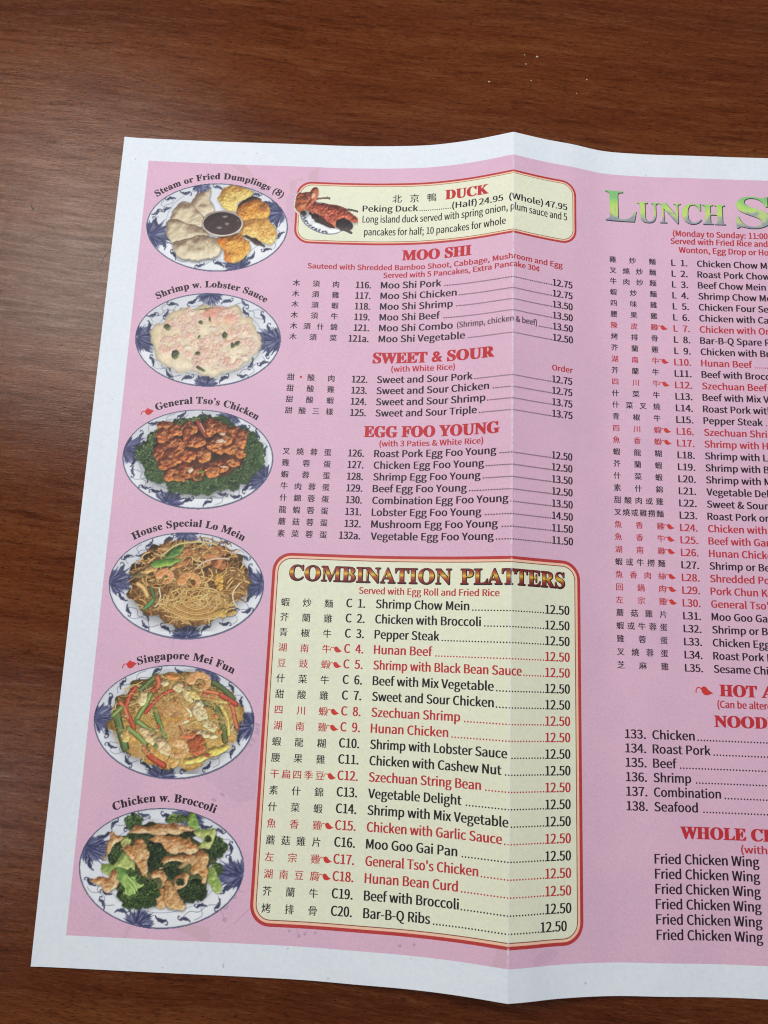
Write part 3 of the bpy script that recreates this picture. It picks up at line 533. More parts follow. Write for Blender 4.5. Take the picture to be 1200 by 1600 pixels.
# ---------------------------------------------------------------- what the menu says
MOO = [('木須肉', '116.', 'Moo Shi Pork', '12.75'), ('木須雞', '117.', 'Moo Shi Chicken', '12.75'), ('木須蝦', '118.', 'Moo Shi Shrimp', '13.50'),
       ('木須牛', '119.', 'Moo Shi Beef', '13.50'), ('木須什錦', '121.', 'Moo Shi Combo', '13.50'), ('木須菜', '121a.', 'Moo Shi Vegetable', '12.50')]
SWEET = [('甜酸肉', '122.', 'Sweet and Sour Pork', '12.75'), ('甜酸雞', '123.', 'Sweet and Sour Chicken', '12.75'), ('甜酸蝦', '124.', 'Sweet and Sour Shrimp', '13.75'), ('甜酸三樣', '125.', 'Sweet and Sour Triple', '13.75')]
EGG = [('叉燒蓉蛋', '126.', 'Roast Pork Egg Foo Young', '12.50'), ('雞蓉蛋', '127.', 'Chicken Egg Foo Young', '12.50'), ('蝦蓉蛋', '128.', 'Shrimp Egg Foo Young', '13.50'), ('牛肉蓉蛋', '129.', 'Beef Egg Foo Young', '12.50'),
       ('什錦蓉蛋', '130.', 'Combination Egg Foo Young', '13.50'), ('龍蝦蓉蛋', '131.', 'Lobster Egg Foo Young', '14.50'), ('蘑菇蓉蛋', '132.', 'Mushroom Egg Foo Young', '11.50'), ('素菜蓉蛋', '132a.', 'Vegetable Egg Foo Young', '11.50')]
CN = ['Shrimp Chow Mein', 'Chicken with Broccoli', 'Pepper Steak', 'Hunan Beef', 'Shrimp with Black Bean Sauce', 'Beef with Mix Vegetable', 'Sweet and Sour Chicken', 'Szechuan Shrimp', 'Hunan Chicken', 'Shrimp with Lobster Sauce',
      'Chicken with Cashew Nut', 'Szechuan String Bean', 'Vegetable Delight', 'Shrimp with Mix Vegetable', 'Chicken with Garlic Sauce', 'Moo Goo Gai Pan', "General Tso's Chicken", 'Hunan Bean Curd', 'Beef with Broccoli', 'Bar-B-Q Ribs']
CC = '蝦炒麵 芥蘭雞 青椒牛 湖南牛 豆豉蝦 什菜牛 甜酸雞 四川蝦 湖南雞 蝦龍糊 腰果雞 干扁四季豆 素什錦 什菜蝦 魚香雞 蘑菇雞片 左宗雞 湖南豆腐 芥蘭牛 烤排骨'.split()
CRED = {4, 5, 8, 9, 12, 15, 17, 18}
COMBO = [(CC[i], 'C%s%d.' % ('  ' if i < 9 else '', i+1), CN[i], '12.50') for i in range(20)]
LN = ['Chicken Chow Mein', 'Roast Pork Chow Mein', 'Beef Chow Mein', 'Shrimp Chow Mein', 'Chicken Four Season', 'Chicken with Cashew Nut', 'Chicken with Orange Sauce', 'Bar-B-Q Spare Ribs', 'Chicken with Broccoli', 'Hunan Beef', 'Beef with Broccoli', 'Szechuan Beef', 'Beef with Mix Vegetable',
      'Roast Pork with Mix Vegetable', 'Pepper Steak', 'Szechuan Shrimp', 'Shrimp with Hot Sauce', 'Shrimp with Lobster Sauce', 'Shrimp with Broccoli', 'Shrimp with Mix Vegetable', 'Vegetable Delight', 'Sweet & Sour Pork or Chicken', 'Roast Pork or Chicken Lo Mein', 'Chicken with Garlic Sauce',
      'Beef with Garlic Sauce', 'Hunan Chicken', 'Shrimp or Beef Lo Mein', 'Shredded Pork with Garlic Sauce', 'Pork Chun Kong', "General Tso's Chicken", 'Moo Goo Gai Pan', 'Shrimp or Beef Egg Foo Young', 'Chicken Egg Foo Young', 'Roast Pork Egg Foo Young', 'Sesame Chicken']
LC = '雞炒麵 叉燒炒麵 牛肉炒麵 蝦炒麵 四味雞 腰果雞 陳皮雞 烤排骨 芥蘭雞 湖南牛 芥蘭牛 四川牛 什菜牛 什菜叉燒 青椒牛 四川蝦 魚香蝦 蝦龍糊 芥蘭蝦 什菜蝦 素什錦 甜酸肉或雞 叉燒或雞撈麵 魚香雞 魚香牛 湖南雞 蝦或牛撈麵 魚香肉絲 回鍋肉 左宗雞 蘑菇雞片 蝦或牛蓉蛋 雞蓉蛋 叉燒蓉蛋 芝麻雞'.split()
LRED = {7, 10, 12, 16, 17, 24, 25, 26, 28, 29, 30}
LUNCH = [(LC[i], 'L%s%d.' % ('  ' if i < 9 else '', i+1), LN[i], None) for i in range(35)]
NOODLE = [(None, '%d.' % (133+i), n, None) for i, n in enumerate(['Chicken', 'Roast Pork', 'Beef', 'Shrimp', 'Combination', 'Seafood'])]
LINES = [  # style, text, x0, x1, y, cap, material, name
 ('fat', 'MOO SHI', 105.6, 129.9, 238.3, 3.9, 'heading', 'heading'), ('body', 'Sauteed with Shredded Bamboo Shoot, Cabbage, Mushroom and Egg', 71.4, 162.3, 234.5, 2.0, 'red', 'subtitle'),
 ('body', 'Served with 5 Pancakes, Extra Pancake 30¢', 99.0, 153.7, 231.5, 2.0, 'red', 'subtitle'),
 ('thin', '(Shrimp, chicken & beef)', 125.6, 152.7, 211.0, 2.1, 'black', 'note'),
 ('fat', 'SWEET & SOUR', 96.6, 138.0, 198.9, 3.9, 'heading', 'heading'), ('body', '(with White Rice)', 103.2, 125.1, 195.7, 2.0, 'red', 'subtitle'), ('body', 'Order', 158.3, 165.8, 195.8, 2.0, 'red', 'column_title'),
 ('fat', 'EGG FOO YOUNG', 94.6, 139.9, 171.8, 3.9, 'heading', 'heading'), ('body', '(with 3 Paties & White Rice)', 100.1, 134.8, 168.5, 2.0, 'red', 'subtitle'),
 ('body', 'Served with Egg Roll and Fried Rice', 95.3, 140.4, 117.5, 2.2, 'red', 'subtitle'),
 ('fat', 'DUCK', 120.5, 135.5, 261.5, 3.8, 'heading', 'heading'),
 ('body', '(Half)', 123.0, 131.5, 257.6, 2.4, 'black', 'text_line'), ('body', '24.95', 132.4, 140.5, 257.5, 2.4, 'black', 'price'), ('body', '(Whole)', 142.6, 155.0, 257.4, 2.4, 'black', 'text_line'), ('body', '47.95', 156.0, 164.2, 257.4, 2.4, 'black', 'price'),
 ('thin', 'Long island duck served with spring onion, plum sauce and 5', 90.5, 164.1, 253.3, 2.75, 'black', 'text_line'), ('thin', 'pancakes for half; 10 pancakes for whole', 91.3, 141.4, 248.2, 2.75, 'black', 'text_line'),
 ('body', '(Monday to Sunday: 11:00 am - 3:00 pm)', 203.8, 266.0, 251.6, 2.25, 'red', 'subtitle'), ('body', 'Served with Fried Rice and Choice of Soup', 202.8, 268.5, 248.5, 2.25, 'red', 'subtitle'), ('body', 'Wonton, Egg Drop or Hot & Sour Soup', 205.7, 264.5, 245.1, 2.25, 'red', 'subtitle'),
 ('fat', 'HOT', 213.7, 225.6, 88.9, 3.65, 'heading', 'heading'), ('fat', 'AND SPICY', 227.2, 262.0, 88.9, 3.65, 'heading', 'heading'), ('body', '(Can be altered to taste)', 212.8, 252.0, 85.2, 2.25, 'red', 'subtitle'),
 ('fat', 'NOODLE SOUP', 211.6, 259.5, 79.2, 3.55, 'heading', 'heading'), ('fat', 'WHOLE CHICKEN WING', 199.3, 276.0, 45.0, 3.55, 'heading', 'heading'), ('body', '(with Meat)', 218.3, 236.5, 41.3, 2.2, 'red', 'subtitle')]
CAPS = ['Steam or Fried Dumplings (8)', 'Shrimp w. Lobster Sauce', "General Tso’s Chicken", 'House Special Lo Mein', 'Singapore Mei Fun', 'Chicken w. Broccoli']

needs = {'han': set('蝦北京鴨'), 'serif': set(), 'fat': set(), 'fatline': set('COMBINATPLERSUH'), 'gold': set('COMBINATPLERSUH')}
for blk in (MOO, SWEET, EGG, COMBO, LUNCH):
    for c, n, t, p in blk: needs['han'] |= set(c)
for st, t, *_ in LINES:
    if st == 'fat': needs[st] |= set(t)
for t in CAPS: needs['serif'] |= set(t)
prepare(needs)
_v = GL[('han', '蝦')][0]; HANC = float((_v.min(0)[1]+_v.max(0)[1])/2); GLH = 1.0/(float(_v.max(0)[1]-_v.min(0)[1])) * 1.16

def chili(x, y, s, parent, flip=False, layer=.085):
    """printed chili pepper: curled stem at left, pointed pod to the right; x,y = left end of the stem, s = width in mm"""
    pod = [(.30, .10), (.36, .22), (.48, .27), (.60, .22), (.74, .06), (.88, -.04), (1.02, -.10), (.86, -.16), (.68, -.24), (.50, -.22), (.36, -.10)]
    if flip: pod = [(.28, .0), (.34, .16), (.46, .27), (.50, .34), (.60, .24), (.78, .20), (1.02, .10), (.88, -.02), (.76, -.18), (.56, -.28), (.38, -.20)]
    k = Ink(); k.poly(np.array(pod)*s+[x, y])
    st = [(.0, -.12), (.01, .06), (.08, .17), (.19, .20), (.34, .12)]
    if flip: st = [(.0, -.28), (.02, -.10), (.10, .02), (.22, .04), (.34, .02)]
    for a, b in zip(st[:-1], st[1:]): k.poly(np.array(bar(a[0], a[1], b[0], b[1], .030))*s+[x, y])
    return k.build('chili_mark', M['chili'], parent, layer)

def rows(blk, key, cap, hs, hansize, red=(), dotr=.25, dotstep=.86, price_shift={}, style='body', price_cap=None, namefit=True):
    b = B[key]; n = len(blk)
    if key == 'noodle': b['num'] = 188.9
    for i, (c, num, name, price) in enumerate(blk):
        y = b['y0']+(b['y1']-b['y0'])*i/(n-1); col = 'red' if (i+1) in red else 'black'
        k = Ink(); k.text(style, num, b['num'], y, cap, align='r', hs=hs)
        e = b['ends'][i] if b['ends'] else None
        x = k.text(style, name, b['x'], y, cap, x1=e, hs=hs)
        o = k.build('item_row', M[col], menu, .085)
        if c:
            q = Ink(); q.han(c, b['cl'], b['cr'], y+b['cy'], hansize); q.build('chinese_name', M[col], o, .085)
        if (i+1) in red: chili(b['cr']+hansize*.48, y+b['cy']-.1, (3.9 if key == 'combo' else 3.6), o)
        if price:
            px = b['pr']-price_shift.get(i, 0)
            q = Ink(); q.text('body', price, px, y-.12, price_cap or cap, align='r', hs=.90); left = float(min(v[:, 0].min() for v in q.V))
            q.build('price', M[col], o, .085)
            x0 = x+.7
            if key == 'moo' and i == 4: x0 = 153.4
            q = Ink(); q.dots(x0, left-.55, y+.12, dotstep, dotr); q.build('dot_leader', M[col], o, .085)
        elif key in ('noodle',):
            q = Ink(); q.dots(x+1.0, 262, y+.12, 1.0, .27); q.build('dot_leader', M[col], o, .085)
        elif key == 'lunch':
            if x+1 < 262: q = Ink(); q.dots(x+.8, 264, y+.12, .72, .2); q.build('dot_leader', M[col], o, .085)
rows(MOO, 'moo', 2.5, .88, 2.45); rows(SWEET, 'sweet', 2.5, .88, 2.45); rows(EGG, 'egg', 2.5, .88, 2.45)
rows(COMBO, 'combo', 2.85, .86, 2.75, CRED, dotr=.27, dotstep=.94, price_shift={19: 1.5})
rows(LUNCH, 'lunch', 2.42, 18.1/(2.42*width('body', 'Hunan Beef')), 2.4, LRED)
rows(NOODLE, 'noodle', 2.75, .98, 0, style='helv')
for i in range(6):
    k = Ink(); y = 37.46+(15.77-37.46)*i/5; k.text('helv', 'Fried Chicken Wing', 190.8, y, 2.85, x1=223.6); k.build('item_row', M['black'], menu, .085)
PART = {'(Monday': ('(Monday to Sunday: 11:00', 238.1), 'Served with Fried': ('Served with Fried Rice and', 237.8), 'Wonton': ('Wonton, Egg Drop or Ho', 238.0), '(Can be': ('(Can be alter', 228.8), 'NOODLE': ('NOOD', 228.4), 'WHOLE': ('WHOLE', 219.8)}
for st, t, x0, x1, y, cap, mt, nm in LINES:
    for a_, (t_, xe_) in PART.items():      # the visible part of the line sets its width
        if t.startswith(a_): x1 = x0+(xe_-x0)*width(st, t)/width(st, t_)
    k = Ink(); k.text(st, t, x0, y, cap, x1=x1); k.build(nm, M[mt], menu, .085)
k = Ink(); xe = k.text('body', 'Peking Duck', 90.4, 257.7, 2.4, x1=110.6); k.dots(111.1, 122.3, 257.8, .78, .24)
o = k.build('item_row', M['black'], menu, .085)
q = Ink(); q.han('北京鴨', 102.9, 115.6, 262.9, 3.3); q.build('chinese_name', M['black'], o, .085)
q = Ink(); q.poly(np.array(disc(71.4, 192.9, .42))); q.build('red_dot', M['chili'], menu, .085)

chili(205.9, 90.3, 5.6, menu)
# two decorated headings
def fancy(text_parts, mat, out, shadow, lbl, spread):
    parts = []
    for st_off, layer, mt, dx, dy in ((('fatline'), .085, out, shadow[0], shadow[1]), (('gold'), .10, mat, 0, 0)):
        k = Ink()
        ring = [(0, 0)]
        if st_off == 'fatline': ring += [(spread*math.cos(q), spread*math.sin(q)) for q in np.arange(8)*math.pi/4]
        elif mat == 'green': ring += [(.05, 0), (-.05, 0)]
        for j, (ex, ey) in enumerate(ring):
            for t, x0, x1, yy, cap in text_parts:
                n0 = len(k.V); k.text(st_off, t, x0+dx+ex, yy+dy+ey, cap, x1=x1+dx+ex)
                for v in k.V[n0:]: v[:, 2] += .0012*j
        parts.append(k.build('heading' if not parts else 'letter_fill', M[mt], menu if not parts else parts[0], layer))
    parts[0]['label'] = lbl
fancy([('COMBINATION', 71.7, 125.4, 121.4, 4.9), ('PLATTERS', 128.4, 162.2, 121.4, 4.9)], 'gold', 'black', (0.12, -0.10), 'gold and dark red heading outlined in black', .27)
fancy([('L', 179.1, 190.4, 256.6, 12.0), ('UNCH', 191.0, 222.9, 256.8, 7.9), ('S', 227.1, 239.4, 256.0, 12.2), ('PECIAL', 240.4, 284.0, 256.8, 7.9)], 'green', 'slate', (0.20, -0.16), 'green and slate heading with dark edges', .15)

# captions that arch over the plates
def circle3(a, b, c):
    (ax, ay), (bx, by), (cx, cy) = a, b, c; d = 2*(ax*(by-cy)+bx*(cy-ay)+cx*(ay-by))
    ux = ((ax*ax+ay*ay)*(by-cy)+(bx*bx+by*by)*(cy-ay)+(cx*cx+cy*cy)*(ay-by))/d
    uy = ((ax*ax+ay*ay)*(cx-bx)+(bx*bx+by*by)*(ax-cx)+(cx*cx+cy*cy)*(bx-ax))/d
    return ux, uy, math.hypot(ax-ux, ay-uy)
for i, t in enumerate(CAPS):
    a, b_, c = ARCS[i]; cx, cy, R = circle3(a, b_, c)
    t0 = math.atan2(a[1]-cy, a[0]-cx); t1 = math.atan2(c[1]-cy, c[0]-cx)
    V, F = run('serif', t, .03); x = (V[:, 0]-V[:, 0].min())/(V[:, 0].max()-V[:, 0].min()); cap = 2.45
    th = t0+(t1-t0)*x; rr = R+V[:, 1]*cap
    k = Ink(); k.add(np.stack([cx+rr*np.cos(th), cy+rr*np.sin(th)], 1), F)
    for kk, dd in enumerate((.05, -.05)): k.add(np.stack([cx+rr*np.cos(th)+dd, cy+rr*np.sin(th)], 1), F, .004*(kk+1))
    o = k.build('photo_caption', M['caption'], menu, .085)
    if i in (2, 4):
        p = ACH[0 if i == 2 else 1]; chili(p[0][0], p[0][1], p[1][0]-p[0][0]+.3, o, flip=True)

# ---------------------------------------------------------------- printed dish photographs
# Each picture is painted by code (blobs, strands, florets) and laid on the sheet as coloured print.
R = np.random.RandomState(7)
def vnoise(h, w, cell, rs):
    gh, gw = int(h/cell)+3, int(w/cell)+3; a = rs.rand(gh, gw)
    y = np.arange(h)/cell; x = np.arange(w)/cell; yi = y.astype(int); xi = x.astype(int)
    fy = (y-yi)[:, None]; fx = (x-xi)[None, :]; fy = fy*fy*(3-2*fy); fx = fx*fx*(3-2*fx)
    A = a[yi][:, xi]; Bn = a[yi][:, xi+1]; Cn = a[yi+1][:, xi]; D = a[yi+1][:, xi+1]
    return (A*(1-fx)+Bn*fx)*(1-fy)+(Cn*(1-fx)+D*fx)*fy
def blur(m, r):
    r = int(max(1, r))
    for _ in range(2):
        for ax in (0, 1):
            p = np.pad(m, [(r+1, r) if a == ax else (0, 0) for a in (0, 1)], mode='edge'); c = np.cumsum(p, axis=ax)
            n = m.shape[ax]
            m = (np.take(c, range(2*r+1, 2*r+1+n), axis=ax)-np.take(c, range(0, n), axis=ax))/(2*r+1)
    return m
def spline(P, n=6):
    P = np.array(P, float); o = []
    k = len(P)
    for i in range(k):
        a, b, c, d = P[i-1], P[i], P[(i+1) % k], P[(i+2) % k]
        for t in np.arange(n)/n: o.append(.5*((2*b)+(c-a)*t+(2*a-5*b+4*c-d)*t*t+(-a+3*b-3*c+d)*t**3))
    return np.array(o)
def ospline(P, n=6):
    P = [np.array(p, float) for p in P]; P = [P[0]]+P+[P[-1]]; o = []
    for i in range(1, len(P)-2):
        a, b, c, d = P[i-1:i+3]
        for t in np.arange(n)/n: o.append(.5*((2*b)+(c-a)*t+(2*a-5*b+4*c-d)*t*t+(-a+3*b-3*c+d)*t**3))
    o.append(P[-2]); return np.array(o)
class Picture:
    def __init__(s, w, h, sc=.5, bg=(230, 234, 244)):
        s.sc = sc; s.W, s.H = int(w*sc), int(h*sc); s.a = np.ones((s.H, s.W, 3))*np.array(bg, float)
    def box(s, P, pad):
        x0, y0 = np.floor(P.min(0)-pad).astype(int); x1, y1 = np.ceil(P.max(0)+pad).astype(int)
        return max(0, x0), max(0, y0), min(s.W, x1), min(s.H, y1)
    def mask(s, P, bx):
        x0, y0, x1, y1 = bx; X = np.arange(x0, x1)[None, :]+.5; Y = np.arange(y0, y1)[:, None]+.5
        m = np.zeros((y1-y0, x1-x0), bool); k = len(P)
        for i in range(k):
            (ax, ay), (bx_, by) = P[i], P[(i+1) % k]
            if ay == by: continue
            c = (ay > Y) != (by > Y); xi = (bx_-ax)*(Y-ay)/(by-ay)+ax
            m ^= c & (X < xi)
        return m.astype(float)
    def comp(s, bx, m, col):
        x0, y0, x1, y1 = bx; A = s.a[y0:y1, x0:x1]; A += (col-A)*m[..., None]
    def blob(s, P, col, dk=None, lt=None, tex=.12, cell=5, k=1.0, smooth=True, edge=.5, shadow=.45, relief=0.0, alpha=1.0, rough=None, crev=0.0):
        P = (spline(P) if smooth else np.array(P, float))*s.sc
        if smooth and rough is None: rough = .022
        if rough:
            ext = math.sqrt(np.ptp(P[:, 0])*np.ptp(P[:, 1])+1); k_ = len(P); w1 = R.normal(0, 1, k_); w1 = (w1+np.roll(w1, 1)+np.roll(w1, -1))/1.7
            T_ = np.roll(P, -1, 0)-np.roll(P, 1, 0); T_ = T_/(np.hypot(T_[:, 0], T_[:, 1])[:, None]+1e-6); P = P+np.stack([-T_[:, 1], T_[:, 0]], 1)*w1[:, None]*ext*rough
        bx = s.box(P, 8)
        if bx[2]-bx[0] < 2 or bx[3]-bx[1] < 2: return
        m = s.mask(P, bx); h, w = m.shape; col = np.array(col, float)
        dk = col*.55 if dk is None else np.array(dk, float); lt = np.minimum(255, col*1.22+12) if lt is None else np.array(lt, float)
        sz = math.sqrt(m.sum()+1)
        if shadow:
            sh = blur(np.roll(np.roll(m, int(max(1, sz*.06)), 0), 1, 1), max(1, sz*.06))*shadow*(1-m)
            s.a[bx[1]:bx[3], bx[0]:bx[2]] *= (1-sh*.75)[..., None]
        rs = np.random.RandomState(R.randint(1 << 30))
        dome = blur(m, sz*.16)*m+vnoise(h, w, max(2, sz*.20), rs)*.28*m+relief*vnoise(h, w, cell, rs)
        gy, gx = np.gradient(dome); q = (-gx*.45-gy)*sz*.38*k*-1
        q = np.clip(q*-1, -1, 1)
        q = -q
        c = col+(lt-col)*np.clip(-q, 0, 1)[..., None]+(dk-col)*np.clip(q, 0, 1)[..., None]
        n = vnoise(h, w, cell, rs)*.6+vnoise(h, w, max(1.5, cell/2.5), rs)*.4-.5
        c = c*(1+n*tex*2.6)[..., None]
        if crev:
            rn = np.abs(vnoise(h, w, max(4, cell*1.8), rs)-.5)+.25*np.abs(vnoise(h, w, max(2, cell*.8), rs)-.5)
            c = c*(1-crev*np.exp(-(rn/.06)**2))[..., None]; c = c+(lt-c)*(np.clip(rn-.32, 0, 1)*1.6*crev)[..., None]
        e = np.clip(1-blur(m, max(1, sz*.035))*1.0, 0, 1)*m
        c = c*(1-e*edge)[..., None]
        s.comp(bx, blur(m, 1)*.5+m*.5 if alpha == 1 else blur(m, 2)*alpha, np.clip(c, 0, 255))
    def line(s, P, w, col, hi=None, taper=False, smooth=True, alpha=1.0, dk=.6):
        P = (ospline(P, 5) if smooth and len(P) > 2 else np.array(P, float))*s.sc; w = w*s.sc; bx = s.box(P, w+2)
        if bx[2]-bx[0] < 2 or bx[3]-bx[1] < 2: return
        X = np.arange(bx[0], bx[2])[None, :]+.5; Y = np.arange(bx[1], bx[3])[:, None]+.5; D = np.full((bx[3]-bx[1], bx[2]-bx[0]), 1e9); k = len(P)
        for i in range(k-1):
            a, b = P[i], P[i+1]; d = b-a; L = d@d+1e-9
            t = np.clip(((X-a[0])*d[0]+(Y-a[1])*d[1])/L, 0, 1); dd = np.hypot(X-a[0]-t*d[0], Y-a[1]-t*d[1])
            if taper: u = (i+t)/(k-1); dd = dd/np.clip(np.sin(np.pi*(.08+.84*u)), .2, 1)
            D = np.minimum(D, dd)
        m = np.clip(w/2-D+.5, 0, 1)*alpha; u = np.clip(D/(w/2+.01), 0, 1)[..., None]; col = np.array(col, float)
        hi = np.minimum(255, col*1.15+10) if hi is None else np.array(hi, float)
        s.comp(bx, m, hi*(1-u)+u*col*(1 if dk is None else dk+ (1-dk)*(1-u)))
    def ell(s, cx, cy, rx, ry, rot=0, n=40):
        t = np.arange(n)*2*math.pi/n; c, q = math.cos(rot), math.sin(rot)
        return np.stack([cx+rx*np.cos(t)*c-ry*np.sin(t)*q, cy+rx*np.cos(t)*q+ry*np.sin(t)*c], 1)
    def plate(s, cx, cy, rx, ry, irx, iry, flowers, icy=None, off=0):
        s.blob(s.ell(cx+2, cy+4, rx+4, ry+4), (120, 118, 140), tex=0, shadow=0, edge=0, k=0, smooth=False)
        s.blob(s.ell(cx, cy, rx, ry), (60, 66, 104), tex=0, shadow=0, edge=0, k=0, smooth=False)
        s.blob(s.ell(cx, cy, rx-6, ry-6), (224, 229, 241), tex=.015, shadow=0, edge=.05, k=.15, smooth=False)
        icy = cy if icy is None else icy
        A = [math.radians(a) for a in flowers]
        def at(an, f): return np.array([cx+rx*f*math.cos(an), cy+(icy-cy)*(1-f)*3+ry*f*math.sin(an)])
        # navy flower fans
        for an in A:
            c = at(an, .99); inn = at(an, .70); u = (inn-c); L = np.hypot(*u)
            base_a = math.atan2(u[1], u[0])
            fan = [c]+[c+np.array([math.cos(base_a+q)*1.35, math.sin(base_a+q)])*L*.74*(.62+.38*abs(math.cos(q)))*R.uniform(.85, 1.1) for q in np.linspace(-1.45, 1.45, 11)]
            s.blob(fan, (66, 70, 112), tex=.25, cell=3, shadow=0, edge=0, k=.2, alpha=.9, rough=.03)
            for q in range(58):
                a2 = base_a+R.uniform(-1.45, 1.45); ln = L*R.uniform(.6, 1.05)*(.6+.4*abs(math.cos(a2-base_a)))
                tx = math.cos(a2)*ln*1.35; ty = math.sin(a2)*ln
                e = c+np.array([tx, ty]); mid = c+np.array([tx, ty])*.5+R.uniform(-3, 3, 2)
                s.line([c*.85+e*.15, mid, e], R.uniform(7, 12), [(50, 54, 96), (62, 66, 110), (84, 88, 130), (42, 46, 84)][R.randint(4)], taper=True, alpha=.9)
            for q in range(22):
                a2 = base_a+R.uniform(-1.2, 1.2); d_ = np.array([math.cos(a2)*1.3, math.sin(a2)]); st = c+d_*L*R.uniform(.2, .5)
                s.line([st, st+d_*L*R.uniform(.2, .35)], 2.4, (176, 182, 210), alpha=.7, smooth=False)
            for q in range(9):
                pp = inn+np.array([R.uniform(-34, 34), R.uniform(-10, 10)]); s.line([pp, pp+R.uniform(-9, 9, 2)], 4, (96, 102, 140), smooth=False)
        A2 = sorted([a % (2*math.pi) for a in A])
        for i in range(len(A2)):
            a0 = A2[i]; a1 = A2[(i+1) % len(A2)]+(2*math.pi if i == len(A2)-1 else 0); sp_ = a1-a0
            for fr, rad, big in ((.19, .86, 1.0), (.36, .92, .9), (.45, .79, .85), (.62, .90, .9), (.81, .86, 1.0)):
                an = a0+sp_*(fr+R.uniform(-.02, .02)); p = at(an, rad+R.uniform(-.01, .01)); tg = np.array([-rx*math.sin(an), ry*math.cos(an)]); tg = tg/np.hypot(*tg)*R.choice([-1, 1]); nr = np.array([-tg[1], tg[0]])*R.choice([-1, 1]); z = 30*big
                c1 = [(54, 58, 88), (64, 70, 100), (48, 54, 84)][R.randint(3)]
                for f1, f2, wd_ in ((-.75, .10, 13), (-.3, .25, 20), (.15, .12, 21), (.55, -.20, 15)):
                    q = p+tg*z*f1+nr*z*f2; s.blob(lump(q[0], q[1], wd_*.75*big, wd_*.52*big, math.atan2(tg[1], tg[0]), .3), c1, tex=.15, shadow=0, edge=0, k=.2)
                s.line([p+tg*z*.5, p+tg*z*1.0-nr*z*.5, p+tg*z*1.15-nr*z*.95], 9, c1, taper=True)
                s.line([p-tg*z*.8, p-tg*z*1.25+nr*z*.5, p-tg*z*1.1+nr*z*.95, p-tg*z*.8+nr*z*.85], 6, c1)
            s.line([at(a0+sp_*.27, .84), at(a0+sp_*.33, .92), at(a0+sp_*.40, .84), at(a0+sp_*.5, .86), at(a0+sp_*.57, .80), at(a0+sp_*.66, .88)], 3.6, (116, 120, 144))
            s.line([at(a0+sp_*.45, .79), at(a0+sp_*.50, .93), at(a0+sp_*.57, .95)], 3.2, (116, 120, 144))
        t = np.linspace(0, 2*math.pi, 50); P = np.stack([cx+irx*np.cos(t), icy+iry*np.sin(t)], 1); s.line(P, 3.5, (110, 116, 146), smooth=False, dk=None, alpha=.8)
def rnd_in(cx, cy, rx, ry, f0=0, f1=1):
    a = R.uniform(0, 2*math.pi); f = math.sqrt(R.uniform(f0*f0, f1*f1)); return cx+rx*f*math.cos(a), cy+ry*f*math.sin(a)
def lump(cx, cy, rx, ry, rot=0, jag=.2, n=9):
    t = np.arange(n)*2*math.pi/n+R.uniform(0, .6); f = 1+R.uniform(-jag, jag, n); c, q = math.cos(rot), math.sin(rot)
    x = rx*f*np.cos(t); y = ry*f*np.sin(t); return np.stack([cx+x*c-y*q, cy+x*q+y*c], 1)
def floret(s, cx, cy, rx, ry, base=(72, 104, 62), lt=(118, 150, 88), n=None):
    s.blob(lump(cx, cy, rx, ry, jag=.2, n=12), tuple(c*.58 for c in base), tex=.3, cell=4, edge=.4, rough=.04)
    n = n or int(rx*ry/34)
    for _ in range(n):
        x, y = rnd_in(cx, cy, rx*.95, ry*.95); u = (y-cy)/ry+(x-cx)/rx*.4
        m = np.clip(.45-.5*u+R.uniform(-.3, .3), 0, 1); c = np.array(base)*(.62+.2*R.rand())*(1-m)+np.array(lt)*m
        r = R.uniform(3.5, 7.5); s.blob(lump(x, y, r, r*.85, n=6), c, tex=.1, shadow=.5, edge=.5, smooth=False)
def shrimp(s, cx, cy, r, a0, sweep=4.6, wd=None, col=(222, 168, 138), lt=(242, 212, 190)):
    wd = wd or r*.75; t = np.linspace(0, 1, 9)
    for j in range(8, -1, -1):
        an = a0+sweep*t[j]; w = wd*(1-.62*t[j]); x = cx+r*math.cos(an); y = cy+r*.82*math.sin(an)
        s.blob(lump(x, y, w*.62, w*.55, an, .08), col, lt=lt, dk=tuple(c*.8 for c in col), tex=.06, shadow=.16, edge=.2)
    P = [(cx+(r+wd*.28)*math.cos(a0+sweep*u), cy+(r+wd*.28)*.82*math.sin(a0+sweep*u)) for u in t]; s.line(P, 4, lt, alpha=.7)
def strands(s, cx, cy, rx, ry, n, w, cols, ln=(60, 150), curl=1.6, alpha=.95):
    for _ in range(n):
        x, y = rnd_in(cx, cy, rx, ry); a = R.uniform(0, 2*math.pi); L = R.uniform(*ln); P = [(x, y)]; da = R.uniform(-curl, curl)
        for k in range(5):
            a += da/5+R.uniform(-.15, .15); nx, ny = P[-1][0]+math.cos(a)*L/5, P[-1][1]+math.sin(a)*L/5*.75
            if ((nx-cx)/rx)**2+((ny-cy)/ry)**2 > 1.08: break
            P.append((nx, ny))
        if len(P) > 2: s.line(P, R.uniform(*w), np.array(cols[R.randint(len(cols))])*R.uniform(.9, 1.08), alpha=alpha, dk=.5)

